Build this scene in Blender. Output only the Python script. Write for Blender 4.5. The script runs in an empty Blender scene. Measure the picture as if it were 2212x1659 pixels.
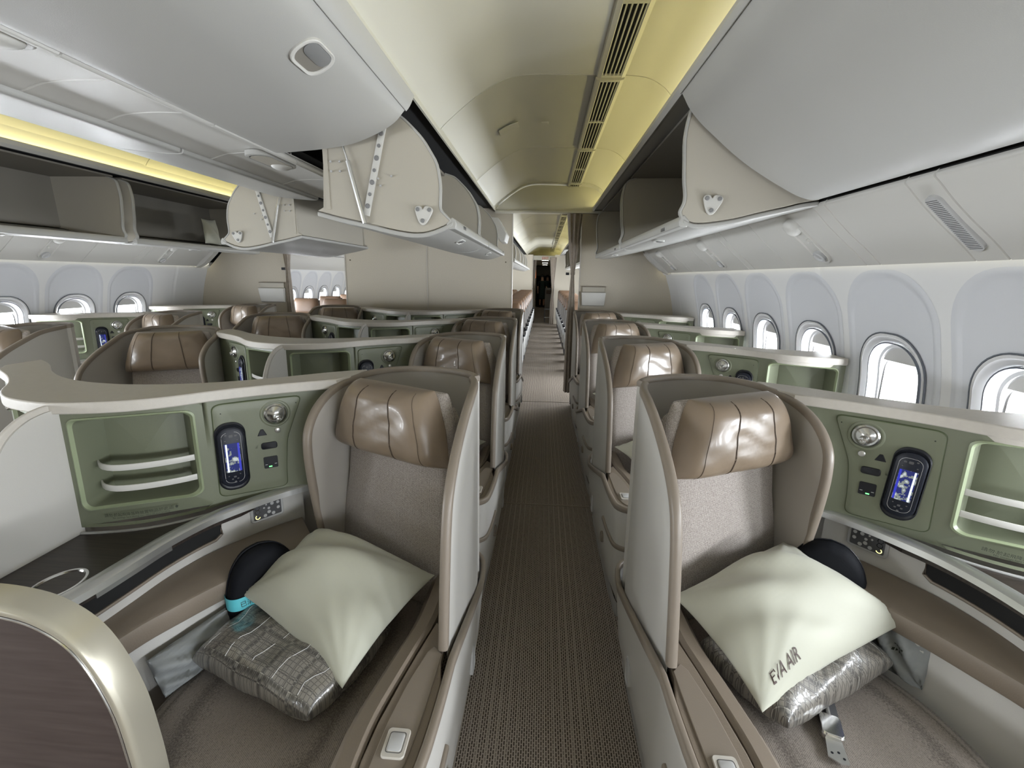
import bpy, bmesh, math, random
from math import sin, cos, pi, radians, sqrt
from mathutils import Vector, Matrix
random.seed(7)
scn = bpy.context.scene
COL = scn.collection
# ------------------------------------------------------------------ camera
W_PX, H_PX = 2212.0, 1659.0
FPX = 970.0
PITCH, ROLL = radians(12), radians(.9)
YAW = math.atan(69 / FPX * cos(PITCH))
fw = Vector((-sin(YAW) * cos(PITCH), cos(YAW) * cos(PITCH), -sin(PITCH)))
rt = Vector((cos(YAW), sin(YAW), 0)); up = rt.cross(fw)
r2 = rt * cos(ROLL) + up * sin(ROLL); u2 = up * cos(ROLL) - rt * sin(ROLL)
cam_d = bpy.data.cameras.new('camera'); cam = bpy.data.objects.new('camera', cam_d)
COL.objects.link(cam); scn.camera = cam
m = Matrix((r2, u2, -fw)).transposed().to_4x4(); m.translation = (0, 0, 1.575)
cam.matrix_world = m
cam_d.sensor_width = 36; cam_d.lens = 36 * FPX / W_PX
cam_d.shift_x = (W_PX / 2 - 1102.77) / W_PX
cam_d.shift_y = (805.07 - H_PX / 2) / W_PX
cam_d.clip_start = .05; cam_d.clip_end = 100
# ------------------------------------------------------------------ world / exposure
scn.view_settings.view_transform = 'Standard'; scn.view_settings.look = 'None'
scn.view_settings.gamma = 1; scn.view_settings.exposure = 0.0
try: scn.view_settings.use_curve_mapping = False
except Exception: pass
wd = bpy.data.worlds.new('world'); scn.world = wd; wd.use_nodes = True
wd.node_tree.nodes['Background'].inputs[0].default_value = (.93, .97, 1, 1)
wd.node_tree.nodes['Background'].inputs[1].default_value = 3.0
scn.cycles.use_denoising = True
scn.cycles.max_bounces = 8; scn.cycles.diffuse_bounces = 5; scn.cycles.glossy_bounces = 3
scn.cycles.sample_clamp_indirect = 4
XC = -1.40                                  # centre line of the cabin
WIN_R = [1.49 + .57 * k for k in range(-8, 6)]
WIN_L = [1.62 + .57 * k for k in range(-6, 6)]
P_WIN, P_COVE = 22.5, 17.0
def area(name, loc, sx, sy, power, col, rot):
    l = bpy.data.lights.new(name, 'AREA'); l.shape = 'RECTANGLE'; l.size = sx; l.size_y = sy
    l.energy = power; l.color = col
    o = bpy.data.objects.new(name, l); COL.objects.link(o); o.location = loc; o.rotation_euler = rot
    return o
for y in WIN_R: area('daylight', (1.66, y, 1.11), .24, .36, P_WIN, (.90, .95, 1), (0, radians(90), 0))
for y in WIN_L: area('daylight', (-4.46, y, 1.11), .24, .36, P_WIN, (.90, .95, 1), (0, radians(-90), 0))
for y in [6.3 + .57 * k for k in range(15)]:
    area('daylight', (1.66, y, 1.11), .24, .36, P_WIN * .9, (.90, .95, 1), (0, radians(90), 0))
    area('daylight', (-4.46, y + .13, 1.11), .24, .36, P_WIN * .9, (.90, .95, 1), (0, radians(-90), 0))

# ------------------------------------------------------------------ materials
def mat(name, col, rough=.5, metal=0, bump=0, bscale=200, var=0, vscale=3, coat=0, emis=None, estr=0, trans=0, stretch=None, spec=.5, sheen=0):
    M = bpy.data.materials.new(name); M.use_nodes = True; nt = M.node_tree; N = nt.nodes; b = N['Principled BSDF']
    b.inputs['Base Color'].default_value = (*col, 1); b.inputs['Roughness'].default_value = rough
    b.inputs['Metallic'].default_value = metal; b.inputs['Coat Weight'].default_value = coat
    b.inputs['Specular IOR Level'].default_value = spec
    if sheen: b.inputs['Sheen Weight'].default_value = sheen
    if trans: b.inputs['Transmission Weight'].default_value = trans
    if emis: b.inputs['Emission Color'].default_value = (*emis, 1); b.inputs['Emission Strength'].default_value = estr
    tc = N.new('ShaderNodeTexCoord'); mp = N.new('ShaderNodeMapping'); nt.links.new(tc.outputs['Object'], mp.inputs[0])
    if stretch: mp.inputs['Scale'].default_value = stretch
    if var:
        n = N.new('ShaderNodeTexNoise'); n.inputs['Scale'].default_value = vscale; n.inputs['Detail'].default_value = 5
        nt.links.new(mp.outputs[0], n.inputs['Vector'])
        r = N.new('ShaderNodeValToRGB'); r.color_ramp.elements[0].position = .3; r.color_ramp.elements[1].position = .7
        r.color_ramp.elements[0].color = (*[c * (1 - var) for c in col], 1)
        r.color_ramp.elements[1].color = (*[min(1, c * (1 + var)) for c in col], 1)
        nt.links.new(n.outputs[0], r.inputs[0]); nt.links.new(r.outputs[0], b.inputs['Base Color'])
    if bump:
        n2 = N.new('ShaderNodeTexNoise'); n2.inputs['Scale'].default_value = bscale; n2.inputs['Detail'].default_value = 4
        nt.links.new(mp.outputs[0], n2.inputs['Vector'])
        bp = N.new('ShaderNodeBump'); bp.inputs['Strength'].default_value = bump; bp.inputs['Distance'].default_value = .002
        nt.links.new(n2.outputs[0], bp.inputs['Height']); nt.links.new(bp.outputs[0], b.inputs['Normal'])
    return M
def weave(name, c1, c2, scale, rough=.85, bump=.4, rowh=.5):
    M = mat(name, c1, rough, spec=.2, sheen=.15); nt = M.node_tree; N = nt.nodes; b = N['Principled BSDF']; tc = N['Texture Coordinate']
    ws = []
    for d in ('X', 'Z'):
        w = N.new('ShaderNodeTexWave'); w.bands_direction = d; w.inputs['Scale'].default_value = scale
        w.inputs['Distortion'].default_value = 1.5; w.inputs['Detail'].default_value = 2; w.inputs['Detail Scale'].default_value = 3
        nt.links.new(tc.outputs['Object'], w.inputs['Vector']); ws.append(w)
    mx = N.new('ShaderNodeMath'); mx.operation = 'MULTIPLY'
    nt.links.new(ws[0].outputs[1], mx.inputs[0]); nt.links.new(ws[1].outputs[1], mx.inputs[1])
    n = N.new('ShaderNodeTexNoise'); n.inputs['Scale'].default_value = 260; nt.links.new(tc.outputs['Object'], n.inputs['Vector'])
    ad = N.new('ShaderNodeMath'); ad.operation = 'ADD'; nt.links.new(mx.outputs[0], ad.inputs[0]); nt.links.new(n.outputs[0], ad.inputs[1])
    r = N.new('ShaderNodeValToRGB'); r.color_ramp.elements[0].position = .35; r.color_ramp.elements[1].position = 1.1 if False else 1.0
    r.color_ramp.elements[0].color = (*c1, 1); r.color_ramp.elements[1].color = (*c2, 1)
    nt.links.new(ad.outputs[0], r.inputs[0]); nt.links.new(r.outputs[0], b.inputs['Base Color'])
    bp = N.new('ShaderNodeBump'); bp.inputs['Strength'].default_value = bump; bp.inputs['Distance'].default_value = .001
    nt.links.new(ad.outputs[0], bp.inputs['Height']); nt.links.new(bp.outputs[0], b.inputs['Normal'])
    return M
def carpet():
    M = mat('carpet', (.1, .09, .08), .95, spec=.1); nt = M.node_tree; N = nt.nodes; b = N['Principled BSDF']; tc = N['Texture Coordinate']
    mp = N.new('ShaderNodeMapping'); mp.inputs['Rotation'].default_value = (0, 0, pi / 2); nt.links.new(tc.outputs['Object'], mp.inputs[0])
    br = N.new('ShaderNodeTexBrick'); br.inputs['Scale'].default_value = 1; br.inputs['Brick Width'].default_value = .017; br.inputs['Row Height'].default_value = .0085
    br.inputs['Mortar Size'].default_value = .0022; br.inputs['Mortar Smooth'].default_value = .3
    br.inputs['Color1'].default_value = (.052, .041, .032, 1); br.inputs['Color2'].default_value = (.118, .096, .079, 1); br.inputs['Mortar'].default_value = (.36, .312, .268, 1)
    nt.links.new(mp.outputs[0], br.inputs['Vector'])
    w = N.new('ShaderNodeTexWave'); w.bands_direction = 'X'; w.inputs['Scale'].default_value = 9.5; nt.links.new(tc.outputs['Object'], w.inputs['Vector'])
    r = N.new('ShaderNodeValToRGB'); r.color_ramp.elements[0].position = .93; r.color_ramp.elements[1].position = .99; r.color_ramp.elements[1].color = (.6, .6, .6, 1)
    nt.links.new(w.outputs[1], r.inputs[0])
    mx = N.new('ShaderNodeMix'); mx.data_type = 'RGBA'; nt.links.new(r.outputs[0], mx.inputs[0]); nt.links.new(br.outputs[0], mx.inputs[6])
    mx.inputs[7].default_value = (.36, .32, .27, 1)
    nt.links.new(mx.outputs[2], b.inputs['Base Color'])
    bp = N.new('ShaderNodeBump'); bp.inputs['Strength'].default_value = .6; bp.inputs['Distance'].default_value = .003
    nt.links.new(br.outputs[1], bp.inputs['Height']); nt.links.new(bp.outputs[0], b.inputs['Normal'])
    return M
def plaid():
    M = mat('plaid_in_plastic', (.2, .19, .17), .45, coat=1.0); nt = M.node_tree; N = nt.nodes; b = N['Principled BSDF']; tc = N['Texture Coordinate']
    b.inputs['Coat Roughness'].default_value = .12
    mp = N.new('ShaderNodeMapping'); mp.inputs['Rotation'].default_value = (0, 0, .35); nt.links.new(tc.outputs['Object'], mp.inputs[0])
    acc = None
    for d in ('X', 'Y'):
        for sc, lo in ((3.3, .95), (6.6, .985), (26.0, .94)):
            w = N.new('ShaderNodeTexWave'); w.bands_direction = d; w.inputs['Scale'].default_value = sc; nt.links.new(mp.outputs[0], w.inputs['Vector'])
            r = N.new('ShaderNodeValToRGB'); r.color_ramp.elements[0].position = lo; r.color_ramp.elements[1].position = lo + .05
            nt.links.new(w.outputs[1], r.inputs[0])
            if acc is None: acc = r.outputs[0]
            else:
                a = N.new('ShaderNodeMath'); a.operation = 'ADD'; nt.links.new(acc, a.inputs[0]); nt.links.new(r.outputs[0], a.inputs[1]); acc = a.outputs[0]
    r = N.new('ShaderNodeValToRGB'); e = r.color_ramp.elements; e[0].color = (.20, .185, .16, 1); e[1].color = (.45, .43, .38, 1); e[1].position = 1
    e2 = e.new(.40); e2.color = (.03, .028, .026, 1); e3 = e.new(.10); e3.color = (.17, .155, .135, 1)
    dv = N.new('ShaderNodeMath'); dv.operation = 'MULTIPLY'; dv.inputs[1].default_value = .33; nt.links.new(acc, dv.inputs[0])
    nt.links.new(dv.outputs[0], r.inputs[0]); nt.links.new(r.outputs[0], b.inputs['Base Color'])
    n = N.new('ShaderNodeTexVoronoi'); n.feature = 'DISTANCE_TO_EDGE'; n.inputs['Scale'].default_value = 45
    nz = N.new('ShaderNodeTexNoise'); nz.inputs['Scale'].default_value = 22; nz.inputs['Detail'].default_value = 6; nt.links.new(tc.outputs['Object'], nz.inputs['Vector'])
    nt.links.new(nz.outputs[1], n.inputs['Vector'])
    bp = N.new('ShaderNodeBump'); bp.inputs['Strength'].default_value = .8; bp.inputs['Distance'].default_value = .006
    nt.links.new(nz.outputs[0], bp.inputs['Height']); nt.links.new(bp.outputs[0], b.inputs['Coat Normal'])
    return M
def wood(name, c1, c2, scale=(2, 30, 30), rough=.35):
    M = mat(name, c1, rough); nt = M.node_tree; N = nt.nodes; b = N['Principled BSDF']; tc = N['Texture Coordinate']
    mp = N.new('ShaderNodeMapping'); mp.inputs['Scale'].default_value = scale; nt.links.new(tc.outputs['Object'], mp.inputs[0])
    n = N.new('ShaderNodeTexNoise'); n.inputs['Scale'].default_value = 4; n.inputs['Detail'].default_value = 8; nt.links.new(mp.outputs[0], n.inputs['Vector'])
    r = N.new('ShaderNodeValToRGB'); r.color_ramp.elements[0].position = .3; r.color_ramp.elements[1].position = .75
    r.color_ramp.elements[0].color = (*c1, 1); r.color_ramp.elements[1].color = (*c2, 1)
    nt.links.new(n.outputs[0], r.inputs[0]); nt.links.new(r.outputs[0], b.inputs['Base Color'])
    return M
def screen_mat():
    M = mat('map_screen', (.01, .01, .03), .2); nt = M.node_tree; N = nt.nodes; b = N['Principled BSDF']; tc = N['Texture Coordinate']
    n = N.new('ShaderNodeTexNoise'); n.inputs['Scale'].default_value = 55; n.inputs['Detail'].default_value = 5; nt.links.new(tc.outputs['Object'], n.inputs['Vector'])
    r = N.new('ShaderNodeValToRGB'); r.color_ramp.interpolation = 'CONSTANT'; e = r.color_ramp.elements
    e[0].color = (.012, .02, .12, 1); e[1].position = .53; e[1].color = (.22, .25, .22, 1); a = e.new(.62); a.color = (.5, .55, .55, 1)
    nt.links.new(n.outputs[0], r.inputs[0]); nt.links.new(r.outputs[0], b.inputs['Emission Color']); b.inputs['Emission Strength'].default_value = 1.1
    return M
def pane_mat():
    M = bpy.data.materials.new('window_glass'); M.use_nodes = True; nt = M.node_tree; N = nt.nodes
    for x in list(N): N.remove(x)
    o = N.new('ShaderNodeOutputMaterial'); t = N.new('ShaderNodeBsdfTransparent'); g = N.new('ShaderNodeBsdfGlossy'); mx = N.new('ShaderNodeMixShader')
    g.inputs['Roughness'].default_value = .05; mx.inputs[0].default_value = .06
    nt.links.new(t.outputs[0], mx.inputs[1]); nt.links.new(g.outputs[0], mx.inputs[2]); nt.links.new(mx.outputs[0], o.inputs[0])
    return M
WHITE = mat('white_plastic', (.56, .55, .52), .42, bump=.12, bscale=500)
FRAMEM = mat('window_frame', (.58, .58, .59), .45); DKLINE = mat('seal_grey', (.10, .11, .13), .5)
SHELLW = mat('shell_white', (.50, .485, .455), .45, bump=.15, bscale=600)
LINER = mat('shell_liner', (.40, .375, .34), .75, bump=.2, bscale=500)
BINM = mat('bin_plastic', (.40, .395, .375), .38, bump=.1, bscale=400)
CHEEK = mat('bin_cheek', (.42, .39, .33), .5, bump=.1)
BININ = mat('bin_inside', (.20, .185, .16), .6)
CEIL = mat('ceiling_cream', (.52, .505, .435), .5, bump=.1)
WALLM = mat('sidewall', (.70, .70, .70), .5, bump=.12, bscale=300)
SCAL = mat('sidewall_recess', (.60, .61, .64), .5, bump=.12, bscale=300)
BULK = mat('partition_laminate', (.50, .455, .375), .6, bump=.35, bscale=260, var=.05, vscale=120)
TAUPE = mat('taupe_trim', (.215, .18, .145), .42, bump=.1)
TAUPE2 = mat('taupe_soft', (.185, .15, .115), .5, bump=.25, bscale=300)
LEDGE = mat('ledge_top', (.50, .47, .425), .45, bump=.15, bscale=400, var=.03, vscale=60)
GREEN = mat('green_panel', (.152, .165, .112), .42, bump=.12, bscale=500)
GREEND = mat('green_line', (.08, .10, .05), .5)
GREENL = mat('green_trim', (.25, .29, .18), .4)
BLACK = mat('black_plastic', (.010, .011, .015), .4, spec=.35)
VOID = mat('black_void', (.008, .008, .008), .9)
CHROME = mat('chrome', (.75, .75, .74), .16, 1)
SILVER = mat('satin_metal', (.60, .60, .59), .32, .9)
SILVERP = mat('silver_paint', (.50, .50, .49), .4, .35)
CHAMP = mat('champagne_rim', (.52, .49, .40), .3, .55)
DARKG = mat('control_grey', (.085, .085, .09), .35)
BTNG = mat('button_grey', (.45, .45, .45), .4)
LEATH = mat('taupe_leather', (.20, .152, .108), .33, bump=.45, bscale=22, var=.10, vscale=7, coat=.1)
LEATHE = mat('tan_leather', (.175, .108, .068), .4, bump=.5, bscale=40, var=.1, vscale=8)
STITCH = mat('stitch', (.07, .05, .035), .8)
FAB = weave('seat_fabric', (.17, .145, .13), (.48, .435, .40), 95)
FABD = weave('cushion_fabric', (.09, .075, .062), (.27, .235, .205), 75)
FABE = mat('economy_fabric', (.16, .15, .14), .85, bump=.3)
PILLOW = mat('pillowcase', (.43, .43, .355), .65, bump=.35, bscale=14, var=.02, vscale=5, sheen=.2)
PLAID = plaid()
PLASTIC = mat('clear_film', (.6, .6, .6), .15)
NAVY = mat('case_black', (.0035, .0042, .0065), .75, bump=.2, spec=.2)
TEAL = mat('teal_band', (.10, .50, .58), .5)
BAG = mat('slipper_fabric', (.24, .25, .25), .85, bump=.8, bscale=30, var=.08, vscale=14)
WOODD = wood('dark_walnut', (.018, .014, .012), (.05, .037, .03))
WOODP = wood('brown_striped_laminate', (.045, .030, .027), (.075, .055, .050), (1.5, 1.5, 18), .5)
CARPET = carpet()
CURT = mat('curtain_cloth', (.27, .23, .19), .85, bump=.3, bscale=120, var=.1, vscale=30)
INK = mat('ink', (.02, .025, .015), .6)
INKB = mat('brown_ink', (.06, .035, .03), .6)
SCR = screen_mat()
SCRW = mat('screen_white', (.1, .1, .1), .3, emis=(.75, .85, 1), estr=1.2)
SCRB = mat('screen_blue', (.01, .01, .1), .3, emis=(.03, .04, .5), estr=.9)
LEDG = mat('green_led', (.1, .5, .1), .3, emis=(.2, 1, .3), estr=2)
LEDY = mat('yellow_led', (.5, .5, .1), .3, emis=(1, .95, .35), estr=2)
LAMP = mat('lamp_lens', (.52, .52, .50), .22, 1)
COVE = mat('cove_tube', (.9, .85, .5), .5, emis=(1, .90, .42), estr=P_COVE)
WASH = mat('wash_tube', (.9, .9, .7), .5, emis=(1, .93, .66), estr=5)
PANE = pane_mat()
SHADE = mat('window_shade', (.50, .49, .47), .6)
SLATE = mat('slate_grey', (.20, .20, .20), .45)
SKIN = mat('skin', (.45, .27, .18), .6); HAIR = mat('black_hair', (.01, .009, .008), .5)
UNIF = mat('dark_green_uniform', (.008, .022, .018), .8); SCARF = mat('green_scarf', (.15, .45, .3), .7)
DIFF = mat('fill_lamp_glow', (.9, .9, .8), .5, emis=(1, .96, .82), estr=22)  # glow of the fill lamps added in the far ceiling
ORANGE = mat('orange_glow', (.7, .2, .05), .5, emis=(1, .3, .1), estr=.6)
EXITR = mat('red_letters', (.5, .03, .02), .5)

# ------------------------------------------------------------------ mesh helpers
ORG = Vector((0, 0, 0)); MIR = None; SHX = 0.0
def cr(pts, n):
    """smooth resample (Catmull-Rom) of tuples"""
    P = [tuple(p) for p in pts]; P = [P[0]] + P + [P[-1]]; out = []
    for i in range(1, len(P) - 2):
        for k in range(n):
            t = k / n
            out.append(tuple(.5 * (2 * b + (c - a) * t + (2 * a - 5 * b + 4 * c - d) * t * t + (3 * b - a - 3 * c + d) * t ** 3)
                             for a, b, c, d in zip(P[i - 1], P[i], P[i + 1], P[i + 2])))
    out.append(P[-2]); return out
def rrect(w, h, r, n=6):
    o = []
    for cx, cy, a0 in ((w / 2 - r, h / 2 - r, 0), (-w / 2 + r, h / 2 - r, 90), (-w / 2 + r, -h / 2 + r, 180), (w / 2 - r, -h / 2 + r, 270)):
        for k in range(n + 1):
            a = radians(a0 + 90 * k / n); o.append((cx + r * cos(a), cy + r * sin(a)))
    return o
def rrw(w, h, r, n=10, m=8):
    o = rrect(w, h, r, n); q = []
    for i, p in enumerate(o):
        q.append(p); c = o[(i + 1) % len(o)]
        if (i + 1) % (n + 1) == 0 and ((i + 1) // (n + 1)) % 2 == 0:   # the two upright sides
            q += [(p[0] + (c[0] - p[0]) * k / m, p[1] + (c[1] - p[1]) * k / m) for k in range(1, m)]
    return q
class MB:
    def __init__(s): s.v = []; s.f = []; s.mi = []; s.cm = 0
    def add(s, vs, fs):
        b = len(s.v); s.v += [Vector(v) for v in vs]; s.f += [tuple(b + i for i in f) for f in fs]; s.mi += [s.cm] * len(fs); return s
    def box(s, x0, x1, y0, y1, z0, z1):
        return s.add([(x, y, z) for x in (x0, x1) for y in (y0, y1) for z in (z0, z1)],
                     [(0, 1, 3, 2), (4, 6, 7, 5), (0, 4, 5, 1), (2, 3, 7, 6), (0, 2, 6, 4), (1, 5, 7, 3)])
    def loft(s, loops, cap=True, closed=True):
        n = len(loops[0]); vs = [p for l in loops for p in l]; fs = []
        for i in range(len(loops) - 1):
            for k in range(n if closed else n - 1):
                k2 = (k + 1) % n; fs.append((i * n + k, i * n + k2, (i + 1) * n + k2, (i + 1) * n + k))
        if cap: fs.append(tuple(range(n))[::-1]); fs.append(tuple((len(loops) - 1) * n + k for k in range(n)))
        return s.add(vs, fs)
    def prism(s, poly, z0, z1):
        return s.loft([[(x, y, z0) for x, y in poly], [(x, y, z1) for x, y in poly]])
    def exy(s, prof, y0, y1):                       # XZ profile extruded along Y
        return s.loft([[(x, y0, z) for x, z in prof], [(x, y1, z) for x, z in prof]])
    def sweep(s, path, prof, upv=(0, 0, 1), cap=True):
        P = [Vector(p) for p in path]; loops = []; U = Vector(upv)
        for i, p in enumerate(P):
            t = (P[min(i + 1, len(P) - 1)] - P[max(i - 1, 0)]).normalized()
            a = t.cross(U)
            if a.length < 1e-4: a = Vector((1, 0, 0))
            a.normalize(); b = a.cross(t)
            loops.append([p + a * x + b * y for x, y in prof])
        return s.loft(loops, cap)
    def tube(s, path, r, n=8, upv=(0, 0, 1)):
        return s.sweep(path, [(r * cos(2 * pi * k / n), r * sin(2 * pi * k / n)) for k in range(n)], upv)
    def grid(s, fn, nu, nv, keep=None):
        vs = [fn(i / nu, j / nv) for i in range(nu + 1) for j in range(nv + 1)]
        fs = [(i * (nv + 1) + j, (i + 1) * (nv + 1) + j, (i + 1) * (nv + 1) + j + 1, i * (nv + 1) + j + 1)
              for i in range(nu) for j in range(nv) if keep is None or keep((i + .5) / nu, (j + .5) / nv)]
        return s.add(vs, fs)
    def lathe(s, prof, o, ax, n=20):                # prof: (radius, height along ax)
        ax = Vector(ax).normalized(); a = ax.orthogonal().normalized(); b = ax.cross(a); o = Vector(o)
        return s.loft([[o + ax * h + (a * cos(2 * pi * k / n) + b * sin(2 * pi * k / n)) * max(r, 1e-4) for k in range(n)] for r, h in prof])
    def plate(s, o, a, b, outl, prof):
        """rounded slab: outline in (a,b), profile list of (scale, height along a x b)"""
        o, a, b = Vector(o), Vector(a), Vector(b); n = a.cross(b)
        return s.loft([[o + a * x * k + b * y * k + n * h for x, y in outl] for k, h in prof])
    def build(s, name, material, parent=None, bevel=0, seg=2, sub=0, smooth=True, ang=40):
        vs = [v.copy() for v in s.v]; fs = s.f
        if MIR is not None:
            for v in vs: v.x = MIR - v.x
        if SHX:
            for v in vs: v.x += SHX
        for i, v in enumerate(vs): vs[i] = v - ORG
        me = bpy.data.meshes.new(name); me.from_pydata(vs, [], fs)
        mats = material if isinstance(material, (list, tuple)) else [material]
        for q in mats: me.materials.append(q)
        for p, i in zip(me.polygons, s.mi): p.material_index = i
        bm = bmesh.new(); bm.from_mesh(me); bmesh.ops.remove_doubles(bm, verts=bm.verts, dist=1e-5)
        bmesh.ops.recalc_face_normals(bm, faces=bm.faces); bm.to_mesh(me); bm.free()
        if smooth:
            me.polygons.foreach_set('use_smooth', [True] * len(me.polygons))
            try: me.set_sharp_from_angle(angle=radians(ang))
            except Exception: pass
        o = bpy.data.objects.new(name, me); COL.objects.link(o)
        if parent is not None: o.parent = parent
        else: o.location = ORG
        if bevel:
            md = o.modifiers.new('bevel', 'BEVEL'); md.width = bevel; md.segments = seg; md.limit_method = 'ANGLE'; md.angle_limit = radians(35)
        if sub:
            md = o.modifiers.new('sub', 'SUBSURF'); md.levels = sub; md.render_levels = sub
        return o
def org(v=(0, 0, 0), mir=None, shx=0.0):
    global ORG, MIR, SHX
    ORG = Vector(v); MIR = mir; SHX = shx
    if mir is not None: ORG.x = mir - ORG.x
    ORG.x += shx
def tag(o, label, cat, group=None, kind=None):
    if label: o['label'] = label
    if cat: o['category'] = cat
    if group: o['group'] = group
    if kind: o['kind'] = kind
    return o
def thing(name, base, label, cat, group=None, mir=None):
    org(base, mir); e = bpy.data.objects.new(name, None); COL.objects.link(e); e.location = ORG; e.empty_display_size = .05
    return tag(e, label, cat, group)
def struct(o): o['kind'] = 'structure'; return o
def dup(root, dloc, label=None, group=None):
    def rec(o, par):
        c = o.copy(); COL.objects.link(c); c.parent = par
        for ch in kids.get(o.name, []): rec(ch, c)
        return c
    kids = {}
    for o in bpy.data.objects:
        if o.parent: kids.setdefault(o.parent.name, []).append(o)
    r = rec(root, None); r.location = root.location + Vector(dloc)
    if label: r['label'] = label
    if group: r['group'] = group
    return r
_txt = {}
def text_mb(string, size, place, mb=None, shear=0):
    """flat letters; place(u,v) -> 3D point, u centred along the line, v up"""
    key = string
    if key not in _txt:
        cu = bpy.data.curves.new('t', 'FONT'); cu.body = string; cu.size = 1; cu.align_x = 'CENTER'; cu.resolution_u = 2
        o = bpy.data.objects.new('t', cu); COL.objects.link(o); bpy.context.view_layer.update()
        me = bpy.data.meshes.new_from_object(o.evaluated_get(bpy.context.evaluated_depsgraph_get()))
        _txt[key] = ([v.co.copy() for v in me.vertices], [tuple(p.vertices) for p in me.polygons])
        bpy.data.objects.remove(o); bpy.data.curves.remove(cu); bpy.data.meshes.remove(me)
    vs, fs = _txt[key]; mb = mb or MB()
    mb.add([place(v.x * size + shear * v.y * size, v.y * size) for v in vs], fs)
    return mb

# ------------------------------------------------------------------ setting: floor, walls, ceiling
org()
struct(MB().box(-4.4, 1.6, -4, 30, -.03, 0).build('floor', CARPET, smooth=False))
b = MB()
for y in (2.93, 5.64): b.box(-.24, .37, y - .006, y + .006, 0, .004)
struct(b.build('trim_1', TAUPE, smooth=False))
WP = [(0, 1.45), (.3, 1.53), (.7, 1.56), (1.0, 1.552), (1.17, 1.541), (1.33, 1.51), (1.45, 1.48), (1.60, 1.428), (1.66, 1.418), (1.70, 1.42)]
WPs = cr(WP, 6)
def wallx(z):
    for (z0, x0), (z1, x1) in zip(WPs[:-1], WPs[1:]):
        if z <= z1 + 1e-6: return x0 + (x1 - x0) * (z - z0) / max(1e-6, z1 - z0)
    return WPs[-1][1]
ZW = 1.11
def sd_rr(y, z, w, h, r):
    dx = abs(y) - (w / 2 - r); dz = abs(z) - (h / 2 - r)
    return sqrt(max(dx, 0) ** 2 + max(dz, 0) ** 2) + min(max(dx, dz), 0) - r
def wall(name, y0, y1, side, wins, step, seams):
    ny = int((y1 - y0) / step); nz = 84
    def pt(u, v):
        y = y0 + (y1 - y0) * u; z = .55 + (1.70 - .55) * v; x = wallx(z); d = 0
        for w in wins:
            pass
        for q in seams:
            if abs(y - q) < step * .8: d = max(d, .006)
        x += d
        return (x if side > 0 else 2 * XC - x, y, z)
    def keep(u, v):
        y = y0 + (y1 - y0) * u; z = .55 + (1.70 - .55) * v
        return not any(abs(y - w) < .4 and sd_rr(y - w, z - 1.12, .478, .99, .205) < 0 for w in wins)
    b = MB().grid(pt, ny, nz, keep)
    b.box(*sorted((side * 1.60 if side > 0 else 2 * XC - 1.60, side * 1.53 if side > 0 else 2 * XC - 1.53)), y0, y1, 0, .56)
    return struct(b.build(name, WALLM, ang=60))
wall('wall_right', -4, 5.5, 1, WIN_R, .0165, [-.9, .8, 2.5, 3.75, 5.12])
wall('wall_left', -4, 5.5, -1, WIN_L, .0165, [.3, 2.0, 3.75, 5.02])
WE = [6.3 + .57 * k for k in range(16)]
wall('wall_right', 5.5, 16, 1, WE, .03, [])
wall('wall_right', 16, 27, 1, [], .2, [])
wall('wall_left', 5.5, 16, -1, [y + .13 for y in WE], .03, [])
wall('wall_left', 16, 27, -1, [], .2, [])
struct(MB().box(-4.4, 1.6, -4.1, -4, 0, 2.75).build('wall_front', CHEEK, smooth=False))
struct(MB().box(-4.4, 1.6, 27, 27.1, 0, 2.75).build('wall_back', VOID, smooth=False))
struct(MB().box(-4.5, 1.7, -4, 27, 2.75, 2.8).build('ceiling', VOID, smooth=False))  # unseen black lid, added to keep outside light from leaking in
b = MB(); b.box(1.42, 1.46, -4, 27, 1.66, 2.75); b.box(-4.26, -4.22, -4, 27, 1.66, 2.75); struct(b.build('trim_2', VOID, smooth=False))  # unseen side planes, added to seal out stray light above the walls
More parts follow.
